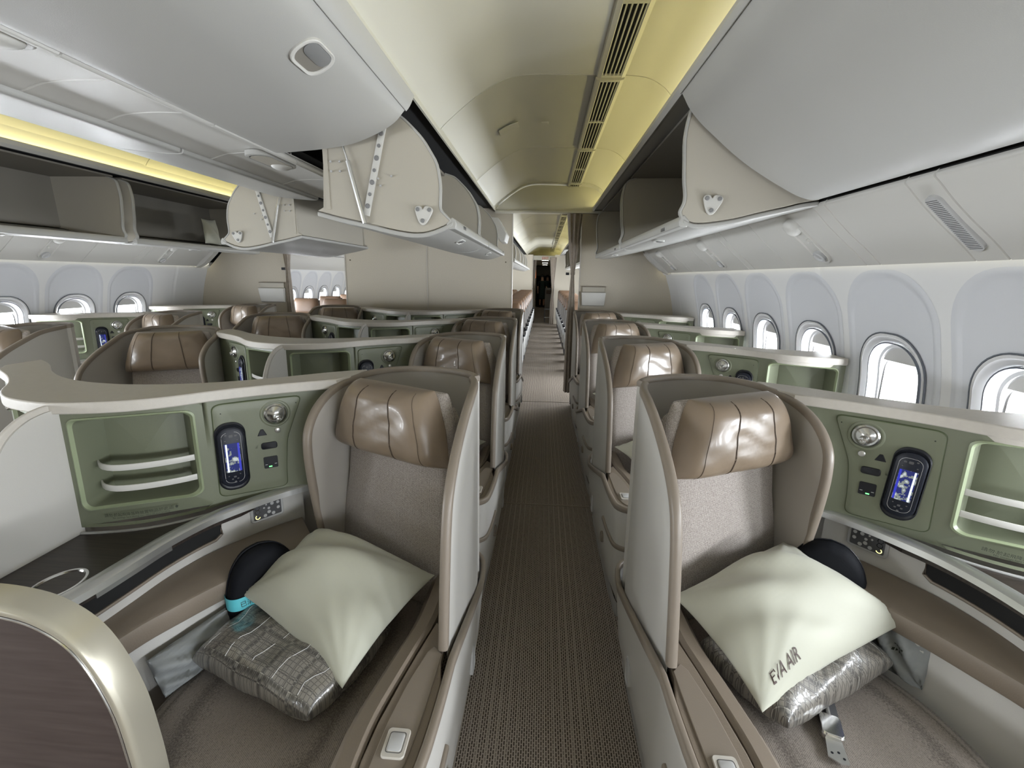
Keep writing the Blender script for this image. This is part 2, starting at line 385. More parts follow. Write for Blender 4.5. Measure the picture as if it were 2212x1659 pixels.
# windows
def window(i, y, side):
    mir = None if side > 0 else 2 * XC
    e = thing('window_%d' % i, (1.54, y, ZW), None, None, mir=mir); struct(e)
    tilt = lambda z: wallx(z)
    def ring(w, h, r, off, n=10): return [(tilt(ZW + q) + off, y + p, ZW + q) for p, q in rrw(w, h, r, n)]
    o1 = [(p, q + .01) for p, q in rrw(.462, .975, .20, 10)]; o0 = [(p, q + .01) for p, q in rrw(.49, 1.005, .21, 10)]; i1 = rrw(.37, .495, .162, 10)
    Lp = [[(tilt(ZW + q) - .0008, y + p, ZW + q) for p, q in rrw(.525, 1.04, .22, 10)], [(tilt(ZW + q) - .0022, y + p, ZW + q) for p, q in o0], [(tilt(ZW + q) - .002, y + p, ZW + q) for p, q in o1]]
    for k in range(0, 13):
        t = k / 12; Lp.append([(tilt(ZW + q_) + .004, y + p_, ZW + q_) for p_, q_ in [(a_[0] * .97 * (1 - t) + c_[0] * t, (a_[1] * .985) * (1 - t) + c_[1] * t) for a_, c_ in zip(o1, i1)]])
    MB().loft(Lp, cap=False).build('recess', SCAL, e, ang=60)
    b = MB(); b.loft([ring(.375, .50, .165, .008), ring(.37, .495, .162, -.004), ring(.35, .475, .155, -.005), ring(.335, .455, .15, .004), ring(.31, .43, .14, .018), ring(.30, .42, .135, .022), ring(.298, .418, .134, .03)], cap=False)
    b.build('frame', FRAMEM, e)
    MB().loft([ring(.383, .508, .168, .002), ring(.383, .508, .168, -.004), ring(.374, .499, .164, -.0045), ring(.374, .499, .164, .002)], cap=False).build('seal', DKLINE, e)
    MB().loft([ring(.300, .42, .135, .012), ring(.300, .42, .135, .006), ring(.290, .410, .13, .006), ring(.290, .41, .13, .02)], cap=False).build('seal', DKLINE, e)
    b = MB(); b.loft([ring(.30, .42, .135, .020), ring(.28, .40, .125, .045), ring(.262, .375, .115, .048), ring(.255, .365, .112, .065), ring(.245, .355, .108, .07), [(1.604, y + p, ZW + q) for p, q in rrw(.24, .35, .105, 10)]], cap=False)
    b.build('reveal', FRAMEM, e)
    b = MB(); b.loft([[(tilt(ZW + q) + .062 - .01 * cos(p * 12), y + p, ZW + q) for p, q in ((-.125, .19), (.125, .19))], [(tilt(ZW + .13) + .06, y + p, ZW + q) for p, q in ((-.125, .118), (.125, .118))]], cap=False, closed=False)
    b.build('window_shade', SHADE, e)
    MB().box(1.605, 1.608, y - .14, y + .14, ZW - .2, ZW + .2).build('pane', PANE, e, smooth=False)
    return e
n = 0
for y in WE[:1]: pass
for y in [w for w in WIN_R if w > -1]: n += 1; window(n, y, 1)
for y in [w for w in WIN_L if w > .5]: n += 1; window(n, y, -1)
for y in WE[:8]: n += 1; window(n, y + .13, -1)
org()
# ceilings over both aisles
DOME = cr([(-.575, 2.315), (-.572, 2.345), (-.48, 2.425), (-.36, 2.512), (-.235, 2.577), (-.11, 2.597), (.10, 2.594), (.24, 2.59), (.38, 2.588), (.49, 2.575), (.565, 2.54), (.61, 2.50), (.64, 2.46)], 4)
def aisle_ceiling(name, mir):
    org((0, 0, 0), mir)
    b = MB(); ys = [-4, -2.7, -1.38, -.06, 1.27, 2.58] + [2.58 + 1.32 * k for k in range(1, 19)]
    for y0, y1 in zip(ys[:-1], ys[1:]):
        inset = .012 if int(round((y0 - 2.58) / 1.32)) % 2 == 0 and y0 > 2 else 0
        g = .004
        L = []
        for yy, dz in ((y0 + g, .012), (y0 + g, 0), (y0 + .03, inset), (y1 - .03, inset), (y1 - g, 0), (y1 - g, .012)):
            L.append([(x * (1 if dz == 0 else 1), yy, z + dz) for x, z in DOME])
        b.loft(L, cap=False, closed=False)
    for y0, y1 in zip(ys[:-1], ys[1:]):
        b.loft([[(x, y1 - .01, z + .013) for x, z in DOME], [(x, y1 + .01, z + .013) for x, z in DOME]], cap=False, closed=False)
    b.box(-.585, -.575, -4, 26, 2.315, 2.42)
    b.loft([[(x, y, z) for x, z in ((.625, 2.505), (.655, 2.45), (.655, 2.36), (.60, 2.352))] for y in (-4, 26)], cap=False, closed=False)
    o = struct(b.build(name, CEIL, ang=50))
    # cove tube behind the bin's top trim
    c = MB().tube([(.625, -4, 2.372), (.625, 26, 2.372)], .008, 8, (1, 0, 0)); c.build('cove_lamp', COVE, None)
    return o
aisle_ceiling('ceiling', None); lamp1 = bpy.data.objects['cove_lamp']
aisle_ceiling('ceiling', 2 * XC)
for o, lab in zip([x for x in bpy.data.objects if x.name.startswith('cove_lamp')], ('long warm cove lamp hidden above the window side bins of the right aisle', 'long warm cove lamp above the open bins of the far left aisle')):
    tag(o, lab, 'lamp')
org()
# air vents down the right aisle ceiling
def air_vent():
    e = thing('air_vent', (.31, 2.6, 2.585), None, 'vent', 'slotted air vents along the aisle ceiling')
    b = MB(); b.exy([(.235, 2.592), (.24, 2.578), (.26, 2.573), (.265, 2.58), (.265, 2.592)], 2.605, 3.895); b.exy([(.355, 2.592), (.355, 2.58), (.36, 2.573), (.38, 2.578), (.385, 2.592)], 2.605, 3.895)
    for y in (2.605, 3.24, 3.87): b.box(.26, .36, y, y + .02, 2.574, 2.59)
    b.build('frame', CEIL, e)
    MB().box(.26, .36, 2.62, 3.88, 2.585, 2.588).build('backing', VOID, e, smooth=False)
    b = MB()
    for k in range(4): x = .2785 + .0205 * k; b.box(x - .0028, x + .0028, 2.62, 3.88, 2.576, 2.586)
    b.box(.353, .361, 2.62, 3.88, 2.576, 2.586)
    b.build('slat', CEIL, e, smooth=False)
    return e
v0 = air_vent()
vn = ['nearest', 'second', 'third', 'fourth', 'fifth', 'sixth', 'seventh', 'eighth', 'ninth', 'tenth', 'eleventh', 'twelfth', 'thirteenth', 'fourteenth']
v0['label'] = 'slotted air vent in the aisle ceiling, second from the camera'
dup(v0, (0, -1.32, 0), 'slotted air vent in the aisle ceiling, nearest, cut by the top edge')
for k in range(1, 12): dup(v0, (0, 1.32 * k, 0), 'slotted air vent in the aisle ceiling, %s from the camera' % vn[k + 1])
# small sockets pressed into ceiling panels
org()
for k, y in enumerate((3.3, 6.0)):
    pts = [(-.33, 2.527), (-.29, 2.55), (-.25, 2.567), (-.20, 2.583)]
    b = MB(); b.sweep([(x, y, z - .004) for x, z in pts], rrect(.085, .006, .003, 2), (0, 1, 0)) if False else b.loft([[(x, y - .05, z - .004), (x, y + .05, z - .004), (x, y + .05, z + .004), (x, y - .05, z + .004)] for x, z in pts])
    tag(b.build('ceiling_handgrip', CEIL, None, bevel=.003), 'curved raised plate on the cream aisle ceiling, %s one' % ('nearer' if k == 0 else 'farther'), 'fitting')
    tag(MB().box(-.05, 0, y - .02, y + .02, 2.588, 2.594).build('ceiling_clip', CEIL, None, bevel=.003), 'tiny rectangular socket in the aisle ceiling, %s one' % ('nearer' if k == 0 else 'farther'), 'fitting')
# black sheets, coloured as the unlit voids above and behind the bins
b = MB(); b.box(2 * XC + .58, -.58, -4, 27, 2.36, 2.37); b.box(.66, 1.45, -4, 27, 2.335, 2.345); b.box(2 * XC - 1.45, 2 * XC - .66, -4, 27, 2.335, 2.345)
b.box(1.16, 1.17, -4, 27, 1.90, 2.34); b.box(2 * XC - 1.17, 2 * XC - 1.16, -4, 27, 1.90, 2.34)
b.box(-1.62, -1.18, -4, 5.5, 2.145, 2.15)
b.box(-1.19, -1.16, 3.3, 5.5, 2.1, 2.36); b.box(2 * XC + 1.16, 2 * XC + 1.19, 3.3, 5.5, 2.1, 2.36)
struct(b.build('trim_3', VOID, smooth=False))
# light valances on top of the side bins (trim)
for i, mir in enumerate((None, 2 * XC)):
    org((0, 0, 0), mir)
    b = MB(); b.exy([(.520, 2.332), (.526, 2.36), (.540, 2.368), (.575, 2.366), (.60, 2.352), (.66, 2.345), (.66, 2.335), (.56, 2.33), (.55, 2.318), (.535, 2.312)], -4, 26)
    struct(b.build('trim_%d' % (4 + i), BINM))
    b = MB().tube([(1.404, -4, 1.682), (1.404, 5.5, 1.682)], .006, 6, (1, 0, 0)); tag(b.build('wash_lamp', WASH, None), 'slim warm wash lamp over the %s window wall' % ('right' if mir is None else 'left'), 'lamp')
# PSU / service panels between bins and walls
PSU = cr([(1.135, 1.90), (1.13, 1.885), (1.15, 1.865), (1.20, 1.815), (1.26, 1.762), (1.33, 1.705), (1.385, 1.655), (1.392, 1.650), (1.395, 1.660)], 5)
for i, mir in enumerate((None, 2 * XC)):
    org((0, 0, 0), mir); b = MB()
    ys = [-4, -2.6, -1.2, -.35, .45, 1.16, 1.49, 1.60, 2.02, 2.10, 2.72, 3.15, 3.24, 3.9, 4.4, 4.48, 5.3]
    for y0, y1 in zip(ys[:-1], ys[1:]):
        b.loft([[(x + .006, y, z + .006) for x, z in PSU] if e else [(x, y, z) for x, z in PSU] for y, e in ((y0, 1), (y0 + .004, 0), (y1 - .004, 0), (y1, 1))], cap=False, closed=False)
    b.loft([[(x, y, z) for x, z in PSU] for y in (5.55, 26)], cap=False, closed=False)
    b.exy([(1.13, 1.90), (1.11, 1.86), (1.16, 1.80), (1.30, 1.675), (1.40, 1.63), (1.43, 1.65), (1.40, 1.67)], 5.28, 5.36)
    struct(b.build('trim_%d' % (6 + i), WHITE, ang=30))
org()
b = MB()
for y0, y1 in zip([-4, -1, .3, 1.12, 1.4, 1.67, 2.2, 2.8, 3.25, 4.0, 4.6], [-1, .3, 1.12, 1.4, 1.67, 2.2, 2.8, 3.25, 4.0, 4.6, 5.45]):
    pr = cr([(-1.205, 2.125), (-1.215, 2.112), (-1.28, 2.128), (-1.40, 2.134), (-1.52, 2.128), (-1.602, 2.106), (-1.610, 2.118)], 3)
    b.loft([[(x, y, z + e) for x, z in pr] for y, e in ((y0, .01), (y0 + .005, 0), (y1 - .005, 0), (y1, .01))], cap=False, closed=False)
for s in (1,):
    for y0, y1 in ((-4, .3), (.306, 1.14), (1.146, 1.66), (1.666, 2.2), (2.206, 2.5), (2.506, 3.2), (3.206, 5.4)):
        X = XC + s * .205; b.exy([(X + .015 * cos(a * pi / 6), 2.098 + .015 * sin(a * pi / 6)) for a in range(12)], y0, y1)
struct(b.build('trim_8', WHITE, ang=30))
# ------------------------------------------------------------------ overhead bins
ROWN = ['nearest', 'second', 'third', 'fourth']
CB = cr([(-.565, 2.31), (-.585, 2.27), (-.609, 2.242), (-.647, 2.203), (-.721, 2.162), (-.832, 2.122), (-.952, 2.103), (-1.08, 2.092), (-1.171, 2.087), (-1.188, 2.10)], 4)
SB = cr([(.518, 2.33), (.522, 2.31), (.534, 2.29), (.564, 2.242), (.613, 2.19), (.671, 2.141), (.74, 2.085), (.808, 2.036), (.875, 1.995), (.943, 1.957), (1.016, 1.92), (1.076, 1.902), (1.117, 1.907), (1.125, 1.92)], 4)
def latch(parent, y, x0, z0, nx, nz, w=.155, h=.100):
    """paddle latch let into a door; (nx,nz) outward normal in XZ"""
    o = Vector((x0, y, z0)); n = Vector((nx, 0, nz)).normalized(); a = Vector((0, 1, 0)); bb = n.cross(a)
    b = MB(); ou = rrect(w, h, h * .42, 6)
    P = lambda q, k, hh: [o + a * x * k + bb * yy * k + n * hh for x, yy in q]
    b.loft([P(ou, 1, -.004), P(ou, 1, .004), P(ou, .95, .006), P(ou, .82, .004), P(ou, .80, -.004)], cap=False)
    l = b.build('latch', WHITE, parent)
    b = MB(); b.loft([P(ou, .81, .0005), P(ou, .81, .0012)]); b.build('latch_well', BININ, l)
    q = [(x * .76, yy * .48 + h * .16) for x, yy in ou]
    b = MB(); b.loft([P(q, 1, .001), P(q, 1, .004), P(q, .9, .005)]); b.build('latch_paddle', SLATE, l)
def closed_bin(kind, y0, y1, mir, label, ly=None):
    pr = CB if kind == 'c' else SB
    e = thing('overhead_bin', (pr[len(pr) // 2][0], y0, 2.2), label, 'overhead bin', 'overhead bins', mir)
    bx = -1.19 if kind == 'c' else 1.13
    poly = pr + [(bx, 2.30), ((-.60 if kind == 'c' else .56), 2.325)]
    MB().exy(poly, y0 + .003, y1 - .003).build('door', BINM, e, bevel=.003)
    k = 5 if kind == 'c' else 7
    sg = 1 if kind == 'c' else -1
    b = MB(); st = pr[:k + (3 if kind == 'c' else 0)]
    b.exy([(x + sg * .006, z - .003) for x, z in st] + [(x - sg * .01, z + .01) for x, z in st[::-1]], y0 + .001, y1 - .001); b.build('edge_trim', BINM, e, bevel=.002)
    if ly is not None:
        i = 14 if kind == 'c' else 22
        (xa, za), (xb, zb) = pr[i - 2], pr[i + 2]; nx, nz = (zb - za), -(xb - xa)
        if nz > 0: nx, nz = -nx, -nz
        latch(e, ly, pr[i][0], pr[i][1], nx, nz)
    return e
closed_bin('s', .5, 2.03, None, 'big closed grey overhead bin over the window side, top right corner', .90)
closed_bin('s', -1.1, .495, None, None); bpy.data.objects['overhead_bin.001']['label'] = 'closed window side overhead bin above the camera, right side'
closed_bin('c', .56, 2.03, None, 'closed grey centre overhead bin with oval latch, top left', 1.40)
closed_bin('c', -1.0, .555, None, 'closed centre overhead bin above the camera, right bank')
closed_bin('c', .56, 2.03, 2 * XC, 'closed centre bin of the far left bank, seen only from beneath, nearer', 1.4)
closed_bin('c', 2.035, 3.27, 2 * XC, 'closed centre bin of the far left bank next to the open bin, farther', 2.6)
closed_bin('c', -1.0, .555, 2 * XC, 'closed centre overhead bin above the camera, left bank')
closed_bin('s', -1.1, .495, 2 * XC, 'closed window side overhead bin above the camera, left side')
def disc(mb, c, n, r, h=.004, nn=12): return mb.lathe([(r, -.002), (r, h), (r * .8, h + .002), (r * .3, h + .002)], c, n, nn)
CHC = cr([(-.70, 2.262), (-.66, 2.25), (-.629, 2.236), (-.584, 2.196), (-.545, 2.155), (-.514, 2.109), (-.482, 2.05), (-.468, 1.967), (-.470, 1.90), (-.468, 1.864), (-.445, 1.838), (-.42, 1.815)], 3)
CHS = cr([(.66, 2.30), (.60, 2.28), (.580, 2.237), (.569, 2.15), (.575, 2.06), (.581, 1.985), (.590, 1.93), (.588, 1.893), (.575, 1.86), (.585, 1.835)], 3)
DRC = cr([(-1.028, 1.852), (-.92, 1.825), (-.81, 1.803), (-.70, 1.778), (-.598, 1.762), (-.522, 1.767), (-.446, 1.794), (-.41, 1.815)], 3)
DRS = cr([(1.134, 1.905), (1.06, 1.893), (1.01, 1.880), (.887, 1.852), (.80, 1.830), (.70, 1.814), (.63, 1.812), (.585, 1.832)], 3)
def open_bin(kind, y0, y1, mir, label, full=True):
    c = kind == 'c'
    e = thing('overhead_bin', (-.7 if c else .85, y0, 1.82), label, 'overhead bin', 'overhead bins', mir)
    ch, dr = (CHC, DRC) if c else (CHS, DRS)
    back = [(-1.0, 1.87), (-.975, 2.262)] if c else [(1.137, 1.93), (1.14, 2.31)]
    poly = ch + [(x, z + .004) for x, z in dr[::-1][2:]] + back
    for y in (y0 + .004, y1 - .022):
        MB().exy(poly, y, y + .018).build('cheek', CHEEK, e, bevel=.004)
        b = MB(); b.sweep([(x + (.003 if c else -.003), y + .009, z) for x, z in ch], rrect(.010, .026, .004, 2), (0, 1, 0)); b.build('edge_trim', BINM, e)
    th = .020
    b = MB(); b.exy(dr + [(x, z - th) for x, z in dr[::-1]], y0, y1); b.build('door', BINM, e, bevel=.006, seg=3)
    lx, lz = dr[-1]; s = 1 if c else -1
    b = MB(); b.exy([(lx - s * .004, lz + .016), (lx + s * .008, lz + .008), (lx + s * .016, lz - .012), (lx + s * .012, lz - .034), (lx - s * .02, lz - .036), (lx - s * .03, lz - .01)], y0 + .002, y1 - .002)
    b.build('edge_trim', BINM, e, bevel=.004)
    if full:
        (xa, za), (xb, zb) = dr[-6], dr[-3]
        nx, nz = (zb - za), -(xb - xa)
        if nz > 0: nx, nz = -nx, -nz
        latch(e, (y0 + y1) / 2 - .1, dr[-5][0], dr[-5][1] - th, nx, nz, .12, .045)
    if c:
        MB().exy([(-.985, 1.86), (-.965, 1.86), (-.965, 2.262), (-.985, 2.262)], y0, y1).build('back_panel', CHEEK, e, smooth=False)
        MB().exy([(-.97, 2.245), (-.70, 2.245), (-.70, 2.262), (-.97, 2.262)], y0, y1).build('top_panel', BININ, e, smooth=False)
    else:
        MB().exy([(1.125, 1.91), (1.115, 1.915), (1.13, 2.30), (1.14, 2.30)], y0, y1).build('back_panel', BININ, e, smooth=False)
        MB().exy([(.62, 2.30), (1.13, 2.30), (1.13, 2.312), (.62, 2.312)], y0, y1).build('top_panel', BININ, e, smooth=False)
    if full:
        yy = y0 - .002 if True else y0
        # three bolt hinge bracket low on the cheek
        cx, cz = ((-.535, 1.835) if c else (.70, 1.885))
        sh = cr([(-.052, .030), (-.045, .048), (-.020, .050), (-.008, .034), (.006, .050), (.036, .046), (.048, .026), (.030, -.012), (.004, -.046), (-.022, -.046), (-.040, -.012), (-.052, .030)], 3)[:-1]
        b = MB(); b.loft([[(cx + x * .8, yy, cz + z * .8) for x, z in sh], [(cx + x * .8, yy - .012, cz + z * .8) for x, z in sh]])
        h = b.build('hinge_bracket', WHITE, e, bevel=.003)
        for dx, dz in ((-.028, .026), (.024, .024), (-.007, -.022)): disc(MB(), (cx + dx, yy - .012, cz + dz), (0, -1, 0), .009).build('bolt', SLATE, h)
        if c:
            a0, a1 = Vector((-.708, yy, 2.20)), Vector((-.80, yy, 1.835))
            b = MB(); b.sweep([a0, a1], rrect(.03, .012, .004, 2), (0, 1, 0)); hb = b.build('hinge_arm', WHITE, e)
            b = MB()
            for k in range(7): disc(b, a0.lerp(a1, (k + .6) / 7.4) + Vector((0, -.006, 0)), (0, -1, 0), .008 if k % 2 else .011, .002)
            b.build('arm_holes', SLATE, hb)
            b = MB(); b.tube([(-.90, yy - .01, 2.17), (-.868, yy - .01, 2.06)], .004); b.tube([(-.868, yy - .01, 2.06), (-.805, yy - .01, 1.80)], .010); b.build('gas_strut', SILVER, e)
            b = MB()
            for x, z in ((-.95, 2.06), (-.91, 2.06), (-.95, 2.02), (-.91, 2.02), (-.74, 1.99), (-.68, 2.00), (-.73, 1.96)): disc(b, (x, yy, z), (0, -1, 0), .005, .002, 8)
            b.build('screw', BTNG, e)
    return e
open_bin('c', 2.06, 3.27, None, 'open centre overhead bin with hinge arm and gas strut, nearest of the right aisle')
open_bin('c', 3.31, 4.57, None, 'open centre overhead bin behind the one with the gas strut, over the right aisle')
open_bin('s', 2.06, 3.60, None, 'open window side overhead bin of the right aisle, nearer one with three bolt bracket')
open_bin('s', 3.64, 5.28, None, 'open window side overhead bin of the right aisle, farther one')
open_bin('s', 2.02, 3.55, 2 * XC, 'open bin over the left windows at the left edge, empty')
open_bin('s', 3.63, 5.28, 2 * XC, 'open bin over the left windows with a pillow inside')
open_bin('c', 3.30, 4.57, 2 * XC, 'open centre bin of the far left bank, hanging open')
org()
for k, (y0, y1) in enumerate([(6.2 + 1.3 * i, 7.47 + 1.3 * i) for i in range(5)]):
    open_bin('c', y0, y1, None, 'open centre bin in the cabin beyond the partition, %s row' % (['first', 'second', 'third', 'fourth', 'fifth'][k]), False)
    open_bin('s', y0, y1, None, 'open window side bin in the cabin beyond the right curtain, %s one' % (['first', 'second', 'third', 'fourth', 'fifth'][k]), False)
for k, (y0, y1) in enumerate([(5.7, 6.95), (6.99, 8.3), (8.34, 9.6)]):
    closed_bin('s', y0, y1, 2 * XC, 'closed bin over the left windows beyond the curtain, %s one' % ROWN[k] if k else 'closed bin over the left windows beyond the curtain, first one')
org()
# labels printed on the bin lips: tiny seat icons
b = MB()
for (x, y, z) in ((-.395, 2.25, 1.806), (-.395, 4.35, 1.806), (.57, 2.3, 1.812), (.57, 3.8, 1.812)):
    s = 1 if x < 0 else -1
    for k in range(3): b.box(x + s * .0005, x + s * .0015, y + .025 * k, y + .025 * k + .014, z - .008, z + .008)
tag(b.build('row_label', DARKG, None, smooth=False), 'small dark seat row marks on the lips of the open bins', 'label')
# small white folded unit at the end of the centre bins
b = MB(); b.loft([rr for rr in [[(-.47 + x, 4.62 + d, 2.02 + z) for x, z in ((-.08, .14), (.0, .13), (.09, -.02), (.07, -.10), (.02, -.10), (-.04, .02))] for d in (0, .35)]])
tag(b.build('ceiling_unit', WHITE, None, bevel=.01), 'small white angular unit under the ceiling past the open centre bins', 'fitting')
# passenger service units with reading light / nozzle
def psu_unit(y, mir, label, first=None, deep=False):
    if first: return dup(first, (0, y - first['y'], 0), label)
    e = thing('service_unit', (1.28, y, 1.75), label, 'reading light', 'service units above the window seats', mir); e['y'] = y
    a = Vector((0, 1, 0)); bb = Vector((.76, 0, -.66)).normalized(); n = a.cross(bb)
    if n.z > 0: n = -n
    ou = rrect(.10, .27, .05, 8); o = Vector((1.262, y, 1.760)) + n * .004
    P = lambda k, h, q=ou: [o + a * x * k + bb * z * (1 + (k - 1) * .35) + n * h for x, z in q]
    MB().loft([P(1.0, -.016), P(1.0, .002), P(.97, .006), P(.90, .007), P(.82, .001), P(.3, -.001)]).build('housing', WHITE, e)
    d = MB().lathe([(.045, -.01), (.045, .010), (.036, .024), (.018, .032), (.004, .034)], o - bb * .11, n, 18); d.build('lamp_dome', WHITE, e)
    d = MB().lathe([(.030, -.002), (.032, .014), (.024, .018), (.020, .010), (.004, .010)], o + bb * .085, n, 18); d.build('nozzle', BTNG, e)
    d = MB().lathe([(.012, 0), (.012, .016), (.004, .020)], o - bb * .02 - a * .035, n, 10); d.build('button', WHITE, e)
    return e
u = psu_unit(2.33, None, 'white oval reading light unit above the second right window')
for k, y in enumerate((1.14, 3.58, 4.85)): psu_unit(y, None, ['large white dome reading light at the right photo edge', 'white oval reading light unit above the fourth right window', 'white oval reading light unit nearest the right partition'][k], u)
u = psu_unit(3.55, 2 * XC, 'white oval reading light unit over the left windows, nearer')
psu_unit(4.72, 2 * XC, 'white oval reading light unit over the left windows, nearer the partition', u)
e = thing('speaker_grille', (1.26, 1.55, 1.77), 'long oval perforated speaker grille above the right window wall', 'speaker')
a = Vector((0, 1, 0)); bb = Vector((.76, 0, -.66)).normalized(); n = Vector((-.66, 0, -.76)).normalized()
o = Vector((1.262, 1.545, 1.760)) + n * .004; ou = rrect(.055, .24, .027, 6)
P = lambda k, h: [o + a * x * k + bb * z * k + n * h for x, z in ou]
MB().loft([P(1, -.012), P(1, .003), P(.95, .005)]).build('plate', BTNG, e)
b = MB()
for i in range(30): q = o + bb * (-.105 + .00725 * i) + n * .0055; b.loft([[q - a * .022 + bb * s, q + a * .022 + bb * s] for s in (-.0012, .0012)], cap=False, closed=False)
b.build('slots', DARKG, e, smooth=False)
org()
for k, (x, y, lab) in enumerate(((XC + .10, 1.02, 'beige oval light recess under the centre bins, at the left photo edge'), (XC + .05, 2.28, 'small domed light recess under the centre bins near the black gap'))):
    e = thing('service_unit', (x, y, 2.118), lab, 'reading light')
    ou = rrect(.30, .13, .06, 8)
    MB().loft([[(x + q * s, y + p * s, z) for p, q in ou] for s, z in ((1.0, 2.13), (1.0, 2.110), (.96, 2.107), (.86, 2.108), (.8, 2.119))]).build('housing', BINM, e)
    MB().loft([[(x + q * .8, y + p * .8, z) for p, q in ou] for z in (2.1075, 2.109)]).build('recess', CHEEK, e)
    MB().lathe([(.050, -.0), (.046, .008), (.030, .016), (.008, .020)], (x + .0, y + .085, 2.110), (0, 0, -1), 20).build('lamp_dome', WHITE, e)
# ------------------------------------------------------------------ partitions
org()
YB = 5.50
def partition(name, poly, y0=YB, y1=YB + .05):
    return struct(MB().exy(poly, y0, y1).build(name, BULK, None, smooth=False))
wp = [(x, z) for z, x in WPs if z < 1.62]
partition('wall_partition', [(.425, 0)] + wp + [(1.40, 1.63), (1.13, 1.90), (1.13, 2.34), (.425, 2.34)])
partition('wall_partition', [(2 * XC - x, z) for x, z in ([(.40, 0)] + wp + [(1.40, 1.63), (1.13, 1.90), (1.13, 2.34), (.40, 2.34)])])
struct(MB().exy([(-2.435, 0), (-.387, 0), (-.387, 2.36), (-2.435, 2.36)], YB, YB + .05).build('wall_partition', BULK, None, smooth=False))
b = MB()
for x in (-.385, -2.437, -1.415): b.box(x - .006 if x != -1.415 else x - .004, x + .006 if x != -1.415 else x + .004, YB - .006, YB + .056 if x != -1.415 else YB, 0, 2.36)
for x in (.425, 2 * XC - .40): b.box(x - .005, x + .005, YB - .006, YB + .056, 0, 2.34)
struct(b.build('trim_9', LEDGE, None, smooth=False))
b = MB()
for x, z in ((-2.37, 1.75), (-.46, 1.75)): disc(b, (x, YB, z), (0, -1, 0), .008, .003, 8)
struct(b.build('trim_10', STITCH, None))
for i, mir in enumerate((None, 2 * XC)):
    org((0, 0, 0), mir)
    b = MB(); b.exy([(-.58, 2.31)] + [(x, z - .002) for x, z in DOME] + [(.64, 2.31)], YB - .10, YB - .085)
    b.box(-.58, .64, YB - .13, YB - .06, 2.295, 2.318)
    struct(b.build('trim_%d' % (11 + i), CEIL, None, smooth=False))
org()
# literature pockets
def pocket(x0, x1, z0, z1, lab):
    e = thing('literature_pocket', ((x0 + x1) / 2, YB, z0), lab, 'wall pocket')
    xm = (x0 + x1) / 2
    MB().loft([[(x0 + i, YB - d, z) for i, d, z in ((.01, .001, z0), (.01, .030, z0 + .01), (0, .055, z1 - .07), (0, .05, z1 - .06), (0, .001, z1 - .06))],
               [(x1 - i, YB - d, z) for i, d, z in ((.01, .001, z0), (.01, .030, z0 + .01), (0, .055, z1 - .07), (0, .05, z1 - .06), (0, .001, z1 - .06))]]).build('pocket_front', WHITE, e, bevel=.004)
    MB().box(x0 + .01, x1 - .01, YB - .02, YB - .002, z1 - .06, z1).build('pocket_back', CHEEK, e, bevel=.003)
    MB().box(x0, x1, YB - .03, YB - .001, z1, z1 + .008).build('pocket_rim', TAUPE, e, bevel=.002)
pocket(.45, .735, 1.25, 1.475, 'white literature pocket on the right partition beside the curtain')
pocket(-3.55, -3.22, 1.22, 1.46, 'white literature pocket on the left partition beside the curtain')
# curtains gathered and tied
def curtain(x, y, w, ztop, zbot, ztie, lab, seed):
    e = thing('curtain', (x, y, zbot), lab, 'curtain'); rnd = random.Random(seed)
    N = 44; L = []
    for i in range(29):
        t = i / 28; z = ztop + (zbot - ztop) * t
        k = abs(z - ztie) / (ztop - ztie if z > ztie else ztie - zbot)
        ww = w * (.22 + .78 * min(1, k * (1.0 if z > ztie else 1.6)) ** .8); dd = .035 + .03 * k
        if z < ztie: ww = w * (.22 + .40 * min(1, k * 2.2))
        L.append([(x + ww / 2 * cos(2 * pi * j / N) * (1 + .10 * sin(j * 7)) + .0 * t, y + dd * sin(2 * pi * j / N) + .016 * sin(j * 2 * pi / N * 9) * (.4 + .6 * k), z) for j in range(N)])
    MB().loft(L).build('cloth', CURT, e)
    MB().lathe([(w * .13, -.02), (w * .16, -.012), (w * .16, .012), (w * .13, .02)], (x, y, ztie), (.1, 0, 1), 18).build('tie', TAUPE, e)
    MB().box(x - .08, x - .04, y - .01, y + .02, ztie - .02, ztie + .01).build('tie_hook', BLACK, e, bevel=.003)
    return e
curtain(.335, 5.44, .17, 2.29, .20, 1.63, 'brown pleated curtain tied back at the right partition', 1)
curtain(-3.135, 5.44, .15, 2.29, .20, 1.64, 'brown pleated curtain tied back at the left partition', 2)
# ------------------------------------------------------------------ suite furniture
PITCH_Y = 1.18
SUMX = .12                                     # mirror of the right aisle's seats across the aisle
PL = cr([(.80, 1.60), (.88, 1.548), (1.04, 1.45), (1.165, 1.355), (1.26, 1.26), (1.35, 1.20), (1.45, 1.168), (1.53, 1.155)], 8)
_acc = [0]
for p, q in zip(PL[:-1], PL[1:]): _acc.append(_acc[-1] + math.hypot(q[0] - p[0], q[1] - p[1]))
def PLx(x):                                     # point & normal on the panel line at abscissa x
    for p, q in zip(PL[:-1], PL[1:]):
        if x <= q[0] + 1e-9:
            t = (x - p[0]) / (q[0] - p[0]); y = p[1] + (q[1] - p[1]) * t; n = Vector((q[1] - p[1], -(q[0] - p[0]), 0)).normalized()
            return Vector((x, y, 0)), n
    return Vector((PL[-1][0], PL[-1][1], 0)), Vector((0, -1, 0))
def G(x, z, d=0):
    p, n = PLx(x); q = p + n * d; q.z = z; return q
